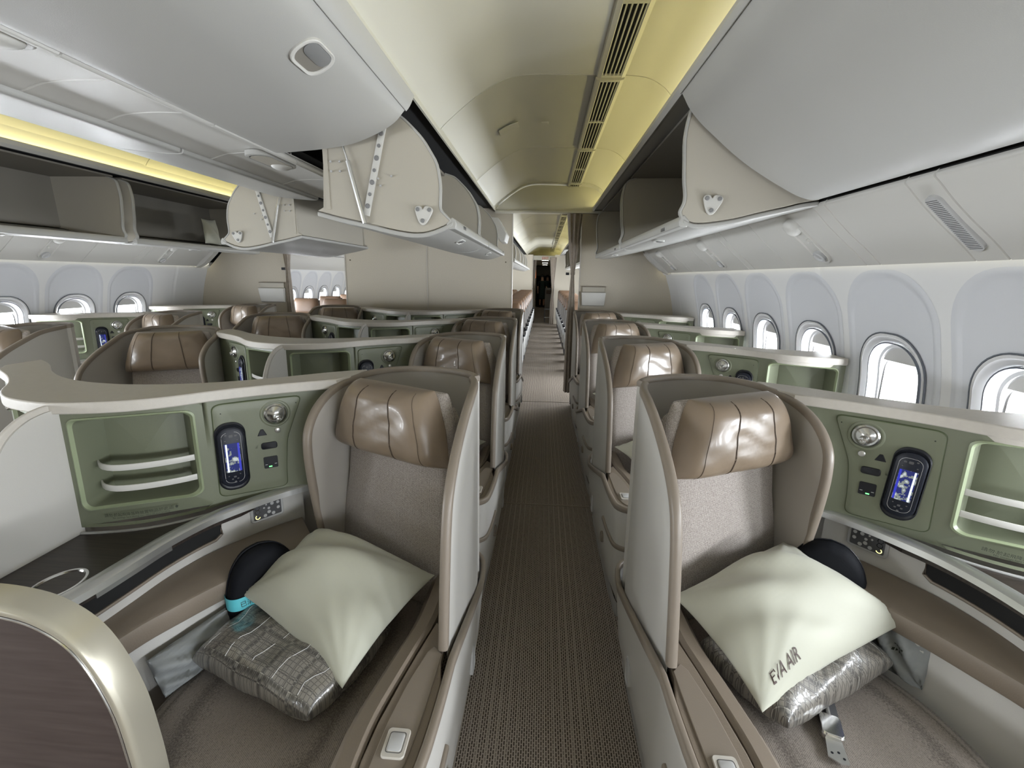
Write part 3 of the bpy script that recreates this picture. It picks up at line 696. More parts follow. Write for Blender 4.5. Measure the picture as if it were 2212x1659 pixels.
def gplate(outl, cx, cz, prof, rot=0):          # slab lying on the curved panel; outline in metres
    mb = MB(); p, n = PLx(cx); tx = abs(n.y); L = []
    for k, h in prof:
        l = []
        for u, v in outl:
            uu, vv = (u * cos(rot) - v * sin(rot)) * k, (u * sin(rot) + v * cos(rot)) * k
            l.append(G(cx + uu * tx, cz + vv, h))
        L.append(l)
    return mb.loft(L)
RAIL = cr([(.985, 1.50), (1.05, 1.43), (1.11, 1.345), (1.17, 1.24), (1.205, 1.12), (1.218, 1.0), (1.232, .89), (1.262, .768)], 6)
ARMI = cr([(.905, 1.37), (.97, 1.255), (1.055, 1.13), (1.11, 1.03), (1.15, .95), (1.18, .85), (1.20, .768)], 5)
def console(parent, side, center, XE=1.53):
    """furniture beside one seat, in window-seat coordinates of row one"""
    z0, z1 = .800, 1.172
    xs = [.81 + (XE - .81) * i / 60 for i in range(61)]
    inst = [(.972, 1.150), (1.188, 1.150), (1.192, .83), (1.030, .822), (1.028, .90), (1.02, 1.00)]
    cub = (1.225, min(1.497, XE - .03), .862, 1.146)
    # face of the panel, with the cubby opening left out
    ccx, ccz, cw, chh = (cub[0] + cub[1]) / 2, (cub[2] + cub[3]) / 2, cub[1] - cub[0], cub[3] - cub[2]
    hole = [(ccx + x, ccz + y) for x, y in rrect(cw, chh, .022, 6)]
    xl = 1.205
    def outer(x, z):
        dx, dz = x - ccx, z - ccz; t = 9
        if dx > 0: t = min(t, (XE - ccx) / dx)
        if dx < 0: t = min(t, (xl - ccx) / dx)
        if dz > 0: t = min(t, (z1 - ccz) / dz)
        if dz < 0: t = min(t, (z0 - ccz) / dz)
        return ccx + dx * t, ccz + dz * t
    b = MB()
    b.grid(lambda u, v: G(.80 + (xl - .80) * u, z0 + (z1 - z0) * v), 40, 2)
    b.loft([[G(*[h + (o_ - h) * k / 6 for h, o_ in zip(p, outer(*p))]) for p in hole] for k in range(7)], cap=False)
    for (cx_, cz_) in ((xl, z0), (xl, z1), (XE, z0), (XE, z1)):   # corner fillers
        b.add([G(*outer(cx_ + (0.02 if cx_ == xl else -.02), cz_)), G(cx_, cz_), G(*outer(cx_, cz_ + (.02 if cz_ == z0 else -.02)))], [(0, 1, 2)])
    b.grid(lambda u, v: G(.80 + (XE - .80) * u, z0 - .0 + .005 * v, -.012 * v), 40, 1)
    gp = b.build('green_panel', GREEN, parent)
    ins = lambda k, d: [G(ccx + (p[0] - ccx) * k, ccz + (p[1] - ccz) * k, d) for p in hole]
    b = MB(); b.loft([ins(1.03, 0), ins(1.03, .005), ins(1.0, .007), ins(.985, .001), ins(.97, -.004)], cap=False); b.build('cubby_rim', GREENL, gp)
    deep = -.11
    b = MB(); b.loft([ins(.97, -.004), ins(.955, -.02), ins(.94, deep)], cap=False)
    b.loft([ins(.94 * k, deep) for k in (1, .8, .6, .4, .2, .02)], cap=False)
    b.build('cubby', GREEN, parent)
    for zz in (.980, .912):
        pth = [G(cub[0] + .002 + (cub[1] - cub[0] - .012) * i / 14, zz + .006, -.012 - .05 * (max(0, i - 9) / 5) ** 2) for i in range(15)]
        MB().sweep(pth, rrect(.005, .020, .0022, 2)).build('cubby_rail', WHITE, parent)
    # instrument plate
    icx, icz = 1.10, .985
    pl = cr(inst + [inst[0]], 1)
    def rnd(poly, r=.022, n=5):
        out = []
        for i in range(len(poly)):
            A, B, C_ = Vector(poly[i - 1]), Vector(poly[i]), Vector(poly[(i + 1) % len(poly)])
            a, c = (A - B), (C_ - B); ra = min(r, a.length * .45); rc = min(r, c.length * .45)
            p, q = B + a.normalized() * ra, B + c.normalized() * rc
            for k in range(n + 1): t = k / n; out.append(tuple((p * (1 - t) ** 2 + B * 2 * t * (1 - t) + q * t * t)))
        return out
    io = rnd(inst)
    I = lambda k, d: [G(icx + (x - icx) * k, icz + (z - icz) * k, d) for x, z in io]
    b = MB(); b.loft([I(1.0, -.001), I(1.0, .0035), I(.985, .0045)] + [I(k, .0045) for k in (.8, .6, .4, .2, .03)], cap=False); ip = b.build('instrument_plate', GREEN, parent)
    b = MB(); b.loft([I(1.0, .0038), I(1.012, .0028), I(1.02, .0005)], cap=False); b.build('plate_edge', GREEND, ip)
    # text under the cubby
    tx = lambda u, v: G(1.36 + (u if side > 0 else -u) * .86, .833 + v, .0012)
    mb = text_mb('請勿·於起飛降落時放置物品於此處⬆', .0125, tx); tx2 = lambda u, v: G(1.36 + (u if side > 0 else -u) * .86, .825 + v, .0012)
    text_mb('No stowage here during taxi, take-off and landing', .0078, tx2, mb); mb.build('printed_notice', INK, gp, smooth=False)
    # reading light
    lc = 1.045; bz = 1.098
    gplate(rrect(.088, .088, .0439, 8), lc, bz, [(1.12, .0035), (1.1, .007), (1, .0095), (.93, .009), (.86, .005)]).build('lamp_bezel', GREEN, parent)
    p, nn = PLx(lc); o = G(lc, bz, .006)
    lp = MB().lathe([(.036, 0), (.036, .006), (.031, .010), (.026, .006), (.016, .012), (.004, .016)], o, nn, 24).build('lamp', LAMP, parent)
    ax = (nn + Vector((-.35, 0, -.45))).normalized()
    MB().lathe([(.0125, 0), (.0125, .028), (.0095, .030), (.008, .022), (.001, .022)], o + Vector((0, 0, -.004)), ax, 16).build('lamp_nozzle', CHROME, lp)
    gplate(rrect(.019, .019, .0094, 5), 1.043, 1.036, [(1, .004), (1, .008), (.8, .0095)]).build('call_button', SILVER, parent)
    b = MB(); cu = gplate([(-.015, -.011), (.015, -.011), (.004, .012), (-.004, .012)], 1.083, 1.034, [(1, .004), (1, .007)]); cu.build('microphone_jack', BLACK, parent, bevel=.002)
    gplate(rrect(.050, .024, .008, 4), 1.068, .984, [(1, .004), (1, .008), (.95, .009)]).build('headphone_socket', BLACK, parent)
    so = gplate(rrect(.044, .042, .004, 3), 1.068, .922, [(1, .004), (1, .0075)]).build('power_socket', BLACK, parent)
    gplate(rrect(.010, .0035, .001, 2), 1.070, .907, [(1, .008), (1, .0095)]).build('socket_light', LEDG, so)
    b = MB()
    for u in (-.012, .012): b.add(*(lambda q: (q.v, q.f))(gplate(rrect(.0075, .002, .0005, 1), 1.068 + u, .915, [(1, .0076), (1, .0082)])))
    b.build('socket_pins', BTNG, so)
    b = MB()
    for u, v in ((.988, 1.128), (1.172, 1.12)): q = gplate(rrect(.004, .004, .0019, 3), u, v, [(1, .0045), (1, .0055)]); b.add(q.v, q.f)
    b.build('screw', INK, ip)
    # silver rail, table, inner wall
    MB().sweep([(x, y, .797) for x, y in RAIL], [(-.030, -.012), (-.031, .0), (-.024, .012), (-.010, .018), (.006, .017), (.018, .008), (.020, -.010), (0, -.018)]).build('grab_rail', SILVER, parent)
    t0 = .781
    gl = [(G(x, 0).x, G(x, 0).y) for x in [1.10 + (XE - 1.10) * i / 12 for i in range(13)]]
    poly = [(x + .008, y) for x, y in RAIL if y < 1.33] + [(XE, .765)] + [(x, y + .01) for x, y in gl[::-1]]
    MB().prism(poly, t0 - .02, t0).build('side_table', WOODD, parent, smooth=False)
    b = MB(); b.sweep([G(x, t0 + .002, .004) for x in [1.11 + (XE - 1.12) * i / 20 for i in range(21)]], rrect(.010, .008, .003, 2)); b.build('table_edge', SILVERP, parent)
    rc = Vector((1.345, .93, t0))
    b = MB(); b.loft([[(rc.x + r * cos(a * pi / 18) * .9, rc.y + r * sin(a * pi / 18) * 1.1, t0 + h) for a in range(36)] for r, h in ((.062, 0), (.060, .004), (.054, .004), (.052, 0))], cap=False); b.build('cup_ring', CHROME, parent)
    # wall under the rail, with drawer slot and seat control
    wl = [(x + .026, y + .016) for x, y in RAIL]
    def Wn(i): 
        a, c = Vector(wl[max(i - 1, 0)]), Vector(wl[min(i + 1, len(wl) - 1)]); t = (c - a).normalized(); return Vector((t.y, -t.x)) if (t.y * -1 + 0) > 0 or True else t
    b = MB(); b.loft([[(x, y, z) for x, y in wl] for z in (.30, .60, .70, .785)], cap=False, closed=False); b.build('side_wall', SHELLW, parent)
    i0 = 16
    off = lambda i, d: (wl[i][0] + (Wn(i).x if Wn(i).x < 0 else -Wn(i).x) * d, wl[i][1] + (Wn(i).y if Wn(i).x < 0 else -Wn(i).y) * d)
    rng = list(range(i0, len(wl)))
    sl = [(*off(i, .003), .772 if i > i0 else .765) for i in rng] + [(*off(i, .003), .700 + .02 * max(0, (i0 + 2 - i)) / 2) for i in rng[::-1]]
    b = MB(); b.loft([[(*off(i, .002), .716 if i == i0 else .706) for i in rng], [(*off(i, .002), .770 if i > i0 else .762) for i in rng]], cap=False, closed=False); b.build('drawer_shade', VOID, parent)  # flat black strip on the wall, painted as the slot's shade
    fr = [(*off(i0, .005), .765), (*off(i0, .005), .716)] + [(*off(i, .005), .703) for i in rng[1:]]
    MB().tube([(*off(i0 + 3, .005), .773), (*off(i0, .005), .768)] + fr, .005, 6).build('drawer_trim', TAUPE, parent)
    if center:
        pth = [(*off(i, .012), .768) for i in range(24, 36)]
        MB().sweep(pth, [(-.006, -.0), (.012, -.010), (.012, .012), (-.006, .012)]).build('drawer_handle', SILVER, parent)
    # seat control
    i = 8; c0 = Vector((*off(i, .004), .745)); a = (Vector((*wl[i + 3], 0)) - Vector((*wl[i - 3], 0))).normalized(); nn = Vector((-abs(a.y), -a.x * (1 if a.y < 0 else -1), 0)); nn = Vector((a.y, -a.x, 0)); nn = nn if nn.x < 0 else -nn
    Z = Vector((0, 0, 1))
    S = lambda o_, k, h: [c0 + a * x * k + Z * y * k + nn * h for x, y in o_]
    b = MB(); ou = rrect(.112, .074, .008, 3); b.loft([S(ou, 1, -.002), S(ou, 1, .005), S(ou, .96, .007), S(ou, .86, .006)]); sc = b.build('seat_control', SILVERP, parent)
    MB().loft([S(rrect(.094, .058, .004, 2), 1, .006), S(rrect(.094, .058, .004, 2), 1, .0078)]).build('control_face', DARKG, sc)
    b = MB()
    for u, v, r in ((-.036, .016, .0055), (-.036, -.004, .0055), (-.016, .018, .006), (-.004, .004, .0045), (.004, .020, .003), (.012, .010, .003), (-.004, -.010, .006), (.010, -.020, .006), (-.018, -.020, .006)):
        b.lathe([(r, .007), (r, .0095), (r * .6, .010)], c0 + a * u + Z * v, nn, 12) if False else b.lathe([(r, 0), (r, .0025), (r * .6, .003)], c0 + a * u + Z * v + nn * .0075, nn, 12)
    b.build('control_button', BTNG, sc)
    b = MB()
    for v in (.016, 0): b.loft([[c0 + a * (.034 + r * cos(t * pi / 8)) + Z * (v + r * sin(t * pi / 8)) + nn * .0082 for t in range(16)] for r in (.0085, .0068)], cap=False)
    b.build('preset_ring', CHROME, sc)
    b = MB(); b.loft([[c0 + a * (.034 + r * cos(t * pi / 8 + 3.4)) + Z * (-.018 + r * sin(t * pi / 8 + 3.4)) + nn * .0083 for t in range(11)] for r in (.0085, .0060)], cap=False, closed=False); b.build('preset_light', LEDY, sc)
    # soft arm ledge
    wo = [(x - .002, y) for x, y in RAIL]
    L = []; n = 24
    for k in range(n + 1):
        t = k / n; I_ = ARMI[int(round(t * (len(ARMI) - 1)))]; O = wo[int(round((.02 + .98 * t) * (len(wo) - 1)))]
        ix, iy = ARMI[min(len(ARMI) - 1, int(t * (len(ARMI) - 1)))]
        tt = t * (len(ARMI) - 1); j = min(int(tt), len(ARMI) - 2); f = tt - j; ix, iy = [ARMI[j][q] + (ARMI[j + 1][q] - ARMI[j][q]) * f for q in (0, 1)]
        tt = t * (len(wo) - 1); j = min(int(tt), len(wo) - 2); f = tt - j; ox, oy = [wo[j][q] + (wo[j + 1][q] - wo[j][q]) * f for q in (0, 1)]
        ux, uy = ix - ox, iy - oy; d = math.hypot(ux, uy); ux /= d; uy /= d
        L.append([(ox + .03, oy, .610), (ox + .03, oy, .668), (ix - ux * .012, iy - uy * .012, .664), (ix - ux * .003, iy - uy * .003, .660), (ix, iy, .650), (ix, iy, .612), (ix - ux * .006, iy - uy * .006, .602), (ix - ux * .03, iy - uy * .03, .602)])
    MB().loft(L).build('arm_ledge', TAUPE2, parent)
    b = MB(); b.loft([[(x + .022 * (1 if x > 0 else 1), y + .01, z) for x, y in ARMI] for z in (.03, .615)], cap=False, closed=False); b.build('foot_wall', SHELLW, parent)
    # closing shelf under the seat area
    if not center:
        b = MB(); b.box(1.20, 1.525, 1.17, 1.60, .02, .06); b.build('base', TAUPE, parent, smooth=False)
def ledge_poly():
    f = [(.815, 1.60), (.85, 1.562)] + [(p.x, p.y) for p in (G(x, 0, .018) for x in [.87 + (1.53 - .87) * i / 22 for i in range(23)])]
    return f
LF = ledge_poly()
LB = cr([(1.53, 1.375), (1.40, 1.39), (1.25, 1.44), (1.10, 1.53), (.95, 1.65), (.82, 1.73)], 5)
def handset(x, z, mir, label, tilt):
    p, nn = PLx(x); e = thing('handset', G(x, z - .11, .005), label, 'remote control', 'handsets in the console docks', mir)
    ou = rrect(.088, .232, .038, 8)
    b = gplate(ou, x, z, [(1.03, .004), (1.03, .010), (.98, .0125), (.93, .010)], tilt); b.build('cradle', BLACK, e)
    b = gplate(ou, x, z, [(.90, .009), (.90, .018), (.84, .0215)], tilt); bd = b.build('body', mat_navy, e)
    o2 = rrect(.058, .178, .020, 8); L = []
    for k, h in ((1, .0216), (.972, .0216)): L.append([(u * k, v * (1 - (1 - k) * .35)) for u, v in o2])
    mb = MB(); pp = [gplate(q, x, z, [(1, .0218)], tilt).v for q in L]; mb.loft(pp, cap=False); mb.build('outline', BTNG, e)
    gplate(rrect(.046, .100, .001, 1), x, z, [(1, .0215), (1, .0225)], tilt).build('screen', SCR, e)
    def shifted(w, h, du, dv, d0, d1):
        return gplate([(u + du, v + dv) for u, v in rrect(w, h, min(w, h) * .3, 3)], x, z, [(1, d0), (1, d1)], tilt)
    for du, mt in ((.017, SCRW), (-.019, SCRB)):
        shifted(.006 if mt is SCRB else .005, .098, du * (1), .0, .0225, .0229).build('screen', mt, e)
    b = MB()
    for du, dv, w in ((-.014, .062, .008), (.0, .062, .012), (.015, .066, .006), (-.018, .050, .004), (.018, .050, .004), (-.016, -.050, .004), (0, -.056, .008), (.008, -.062, .006), (-.008, -.062, .006), (.018, -.052, .004), (0, -.070, .006)):
        q = shifted(w, w * .7, du, dv * 1.22, .0215, .0228); b.add(q.v, q.f)
    b.build('keypad', DARKG, e)
    return e
mat_navy = mat('handset_black', (.008, .010, .018), .42, spec=.3)
# ---- the seat
RIM = [(x + (.028 if x < .5 and y < 1.6 else -.010 if x > .8 else 0) , y - (.018 if y > 1.6 else 0), z) for x, y, z in cr([(.336, 1.005, .60), (.336, 1.03, .76), (.336, 1.065, .93), (.334, 1.105, 1.02), (.332, 1.20, 1.095), (.328, 1.33, 1.16), (.324, 1.42, 1.195), (.335, 1.55, 1.21), (.40, 1.665, 1.215), (.52, 1.728, 1.215),
          (.65, 1.745, 1.212), (.755, 1.70, 1.207), (.83, 1.61, 1.195), (.868, 1.51, 1.172), (.882, 1.42, 1.135), (.888, 1.36, 1.075), (.89, 1.348, 1.0), (.89, 1.357, .90), (.89, 1.375, .80), (.89, 1.392, .72), (.89, 1.408, .64)], 4)]
AL = radians(26); SL = Vector((cos(AL), sin(AL), 0)); SF = Vector((sin(AL), -cos(AL), 0)); SU = Vector((-sin(AL) * .10, cos(AL) * .10, 1)).normalized(); SN = SL.cross(SU); SN = SN if SN.dot(SF) > 0 else -SN
def puff(o, a, b, n, W, H, T, wf=lambda v: 1, p=.5, N=24, back=.3, ex=4, wob=None, hf=lambda u: 1):
    """cushion: closed surface of two puffed faces"""
    o = Vector(o)
    def f(u, v, s):
        x, y = 2 * u - 1, 2 * v - 1
        h = max(0, (1 - abs(x) ** ex) * (1 - abs(y) ** ex)) ** p
        q = o + a * (W * x * wf(y)) + b * (H * y * hf(x)) + n * (T * h * (1 if s > 0 else -back))
        if wob: q += n * wob(x, y, s) * h ** .5
        return q
    mp = lambda t: .5 - .5 * cos(pi * t)
    mb = MB(); mb.grid(lambda u, v: f(mp(u), mp(v), 1), N, N); mb.grid(lambda u, v: f(mp(u), mp(v), -1), N, N)
    return mb, f
def make_seat(mir, label):
    e = thing('business_seat', (.65, 1.2, 0), label, 'seat', 'business seats with curved shells', mir)
    n = len(RIM); nor = []
    for i in range(n):
        a, c = RIM[max(i - 1, 0)], RIM[min(i + 1, n - 1)]; t = Vector((c[0] - a[0], c[1] - a[1], 0))
        if t.length < 1e-5: t = Vector((0, 1, 0))
        nor.append(Vector((-t.y, t.x, 0)).normalized())
    pw = None
    # keep the wall normal steady on the steep front edges
    for i in range(14): nor[i] = Vector((-1, 0, 0))
    for i in range(n - 20, n): nor[i] = Vector((1, .05, 0)).normalized()
    for _ in range(3): nor = [nor[0]] + [(nor[i - 1] + nor[i] * 2 + nor[i + 1]).normalized() for i in range(1, n - 1)] + [nor[-1]]
    apex = min(range(n // 2, n), key=lambda i: RIM[i][1])
    def zlow(y):
        for i in range(apex, n - 1):
            if RIM[i][1] <= y <= RIM[i + 1][1]: return RIM[i][2] + (RIM[i + 1][2] - RIM[i][2]) * (y - RIM[i][1]) / max(1e-6, RIM[i + 1][1] - RIM[i][1])
        return RIM[-1][2]
    zb = lambda i: RIM[i][2] - .004 if i >= apex else (zlow(RIM[i][1]) if RIM[i][0] > .8 and RIM[i][1] < RIM[-1][1] else (.60 if RIM[i][0] > .8 and RIM[i][1] < 1.5 else zb0(i)))
    zb0 = lambda i: (.565 if RIM[i][1] < .98 else max(.38, .565 - .33 * (RIM[i][1] - .98))) if RIM[i][0] < .45 else .38 if i < 52 else .58
    pt = lambda i, d, t: (RIM[i][0] + nor[i].x * d, RIM[i][1] + nor[i].y * d, zb(i) + (RIM[i][2] - zb(i)) * t)
    b = MB(); b.loft([[pt(i, .016, t) for i in range(n)] for t in (0, .25, .5, .75, 1)], cap=False, closed=False); b.build('shell', SHELLW, e, ang=60)
    b = MB(); b.loft([[pt(i, -.004, t) for i in range(n)] for t in (0, .25, .5, .75, 1)], cap=False, closed=False); b.build('shell_liner', LINER, e, ang=60)
    L = []
    for i in range(n):
        p = Vector(RIM[i]); a, c = Vector(RIM[max(i - 1, 0)]), Vector(RIM[min(i + 1, n - 1)]); t = (c - a).normalized(); o_ = nor[i]; w = o_.cross(t).normalized()
        if (pw is None and w.y > 0) or (pw is not None and w.dot(pw) < 0): w = -w
        pw = w
        L.append([p + o_ * x + w * y for x, y in ((-.007, -.012), (-.008, .003), (-.004, .008), (.005, .009), (.014, .008), (.018, .002), (.018, -.014))])
    MB().loft(L).build('rim', TAUPE, e, ang=50)
    # aisle side console
    def pl(ins, front=0): return cr([(.60 - ins, .64 + ins), (.47, .632 + ins), (.41 + ins * .4, .636 + ins), (.362 + ins, .665 + ins), (.346 + ins, .72), (.337 + ins, .85), (.333 + ins, 1.05), (.330 + ins, 1.35), (.335 + ins, 1.62), (.37 + ins, 1.72), (.45, 1.755 - ins), (.62, 1.76 - ins)], 3)
    def cz(p, z): return z
    # top height falls towards the rear, following the trim line
    def top(y): return .592 if y < .98 else max(.40, .592 - .33 * (y - .98)) if y < 1.56 else .40
    L = []
    for ins, k in ((.05, 'k0'), (.045, 'k1'), (.012, .16), (0, .30), (0, .48), (0, 1)):
        P_ = pl(ins)
        L.append([(x, y, .0 if k == 'k0' else .075 if k == 'k1' else (top(y) if k == 1 else k if k < top(y) else top(y) - .01)) for x, y in P_])
    MB().loft([[(x, y, z) for x, y in pl(.04)] for z in (0, .075)], cap=False, closed=False).build('kick_plate', SILVERP, e)
    MB().loft(L[1:], cap=False, closed=False).build('side_console', SHELLW, e)
    P_ = pl(-.004)
    MB().sweep([(x, y, top(y)) for x, y in P_[2:]], rrect(.020, .028, .007, 3)).build('console_trim', TAUPE, e)
    P2 = pl(-.003)[3:17]
    MB().sweep([(x, y, .40 if y < .9 else .40) for x, y in P2], rrect(.014, .022, .006, 3)).build('handle_trim', TAUPE, e)
    inner = [(.465, .60), (.468, .72), (.462, .80), (.445, .90), (.425, 1.0), (.40, 1.12), (.40, 1.36)]
    poly = [(x + .008 + (.016 if y > .97 else 0), y + .004) for x, y in pl(0) if y < 1.10 and x < .46] + [(.40, 1.11)] + [q for q in inner if q[1] < 1.03][::-1]
    MB().prism(poly, .565, .592).build('console_top', TAUPE2, e, bevel=.003)
    ins_ = [(x + .026, y + .022) for x, y in pl(0) if y < 1.0 and x < .44] + [(.385, 1.02), (.40, 1.0), (.425, .90), (.440, .80), (.446, .70), (.445, .665)]
    MB().prism(ins_, .590, .5955).build('console_inset', TAUPE, e, bevel=.002)
    L = []
    for x, y in cr([(.50, .60), (.505, .72), (.50, .82), (.482, .92), (.462, 1.02), (.44, 1.14), (.435, 1.38)], 3):
        L.append([(x - .036, y, .45), (x - .034, y, .585), (x - .022, y, .594), (x + .012, y, .588), (x + .032, y, .562), (x + .036, y, .53), (x + .036, y, .44)])
    MB().loft(L).build('armrest', TAUPE2, e)
    # push plate
    bp = MB().plate((.405, .755, .5955), (1, 0, 0), (0, 1, 0), rrect(.050, .064, .008, 4), [(1, -.002), (1, .003), (.96, .005), (.80, .005)]).build('push_plate', LEDGE, e)
    MB().plate((.405, .755, .6005), (1, 0, 0), (0, 1, 0), rrect(.030, .038, .005, 3), [(1, 0), (1, .002), (.9, .003)]).build('button', BTNG, bp)
    b = MB(); b.loft([[(x, y, .6008) for x, y in [(.405 + p * k, .755 + q * k) for p, q in rrect(.036, .045, .006, 3)]] for k in (1, .93)], cap=False); b.build('button_ring', DARKG, bp)
    # hand hold slots on the aisle face
    for y0, z0 in ((.90, .30), (1.33, .25)):
        MB().loft([[(.331 - d, y0 + u, z0 + v) for u, v in [(p * k, q * k) for p, q in rrect(.05, .10 if y0 > 1 else .05, .018, 5)]] for k, d in ((1, -.01), (1, .004), (.85, .006), (.8, .003))]).build('side_latch', BTNG if y0 > 1 else TAUPE, e)
    # cushion
    cp = cr([(.62, 1.40), (.455, 1.37), (.45, 1.15), (.50, .98), (.525, .85), (.54, .70), (.62, .56), (.78, .50), (.92, .53), (1.04, .64), (1.095, .80), (1.10, .95), (1.075, 1.08), (1.02, 1.20), (.95, 1.34), (.86, 1.50), (.70, 1.46), (.62, 1.40)], 4)[:-1]
    cx, cy = .78, 1.0
    sc = lambda k, z: [(cx + (x - cx) * k, cy + (y - cy) * k, z) for x, y in cp]
    MB().loft([sc(.98, .36), sc(1.0, .38), sc(1.0, .43), sc(.985, .452), sc(.95, .464), sc(.85, .470), sc(.6, .474), sc(.3, .476), sc(.05, .476)]).build('seat_cushion', FABD, e)
    MB().loft([sc(.94, .05), sc(.94, .37)]).build('seat_frame', TAUPE, e)
    # backrest
    bo = Vector((.628, 1.445, .44))
    out = [(-.238, 0), (.238, 0), (.235, .40), (.228, .54), (.222, .62), (.195, .69), (.13, .715), (-.13, .715), (-.195, .69), (-.222, .62), (-.228, .54), (-.235, .40)]
    oc = cr(out + [out[0]], 3)[:-1]; oc = [(x, max(y, 0)) for x, y in oc]
    def slab(k, h): return [bo + SL * (x * k) + SU * (.36 + (y - .36) * (1 - (1 - k) * .6)) + SN * h for x, y in oc]
    MB().loft([slab(.98, -.05), slab(1, -.03), slab(1, .02), slab(.97, .042), slab(.90, .055), slab(.6, .062), slab(.2, .064)]).build('backrest', FAB, e)
    b = MB()
    for s in (-1, 1):
        b.tube([bo + SL * (s * .205 - (.0 if s < 0 else 0)) + SU * h + SN * .050 for h in [.02 + .03 * k for k in range(18)]], .0022, 5)
    b.build('piping', STITCH, e)
    # winged fabric pad behind the headrest
    ho = bo + SU * .635 + SN * .02
    mb, f = puff(ho - SN * .005, SL, SU, SN, .228, .125, .050, lambda y: 1 - .14 * max(0, y) ** 2, .35, back=.6); mb.build('head_wing', FAB, e)
    # leather headrest, wider at the foot
    ho = bo + SU * .648 + SL * -.004 + SN * .055
    wob = lambda x, y, s: .003 * sin(7 * x + 3 * y) * cos(4 * y) + .0012 * sin(17 * y + 4 * sin(6 * x)) * (1 - abs(x))
    wf = lambda y: .94 - .16 * y - .05 * y * y
    mb, f = puff(ho, SL, SU, SN, .232, .122, .105, wf, .42, 34, .25, 5, wob); hr = mb.build('headrest', LEATH, e)
    b = MB()
    mp = lambda t: t
    for x0 in (-.36, -.345, .36, .375, -.80):
        b.tube([f((x0 * (1 if abs(x0) < .5 else 1) + 1) / 2, v, 1) + SN * .0006 for v in [.03 + .94 * k / 24 for k in range(25)]], .0009, 5)
    b.build('seam', STITCH, hr)
    return e
seatD = make_seat(None, 'nearest window side seat of the right aisle, with a shiny window lit headrest')
seatC = make_seat(SUMX, 'nearest centre seat left of the aisle, dull brown headrest, pillow leaning on plaid blanket')
seatA = make_seat(2 * XC, None)
D_LAB = ['second window side seat of the right aisle with a pillow, pale lit backrest', 'third window side seat of the right aisle, its pillow half hidden', 'last window side seat of the right aisle against the partition']
C_LAB = ['second seat left of the right aisle with a cream pillow beside its console', 'third seat left of the right aisle, only headrest and rim showing', 'last seat left of the right aisle in front of the beige partition']
B_LAB = ['large dark grey-brown seat facing the camera behind the first cream ledge', 'grey-brown seat facing the camera, second of the far aisle behind the second ledge', 'grey-brown seat top seen just before the beige centre partition']
A_LAB = ['grey seat shell at the left photo edge beside the window consoles', 'shiny grey seat by the left windows, between its two green consoles', 'farthest grey seat by the left windows below the wall pocket']
kids_seat = []
for k in range(1, 4):
    d = (0, PITCH_Y * k, 0)
    kids_seat.append(dup(seatD, d, D_LAB[k - 1])); dup(seatC, d, C_LAB[k - 1])
    dup(seatD, (-2.94, PITCH_Y * k, 0), B_LAB[k - 1])
    if k > 1: dup(seatA, d, A_LAB[k - 1])
seatA.location.y += PITCH_Y; tag(seatA, A_LAB[0], 'seat', 'business seats with curved shells')
# ---- consoles
def window_console(mir, label, side):
    e = thing('window_console', (1.2, 1.3, 0), label, 'side console', 'green window side consoles', mir)
    console(e, side, False)
    poly = LF + LB[::1]
    MB().prism(poly, 1.168, 1.203).build('ledge', LEDGE, e, bevel=.004, ang=30)
    MB().prism([(p.x, p.y + .004) for p in (G(x, 0) for x in [.83 + .69 * i / 14 for i in range(15)])] + [(1.525, 1.20), (1.525, 1.36)] + [(x, y - .015) for x, y in LB[2:-2]], 1.15, 1.167).build('ledge_backing', LEDGE, e)
    b = MB(); b.loft([[(x, y - .02, z) for x, y in LB] for z in (.1, 1.165)], cap=False, closed=False); b.build('rear_panel', SHELLW, e)
    return e
cD = window_console(None, 'green console with two white rails and lit handset screen at the right photo edge', 1)
wl_ = ['green window console with open cubby behind the nearest right seat shell', 'green window console of the third row by the right windows', 'last green window console before the right partition, low ledge']
for k in (1, 2, 3): dup(cD, (0, PITCH_Y * k, 0), wl_[k - 1])
cA = window_console(2 * XC, 'green console by the left windows with two white rails and handset', -1)
cA.location.y += PITCH_Y * 2
dup(cA, (0, PITCH_Y, 0), 'farthest green console by the left windows beneath the beige wall')
dup(cA, (0, -PITCH_Y, 0), 'green console by the left windows at the left photo edge')
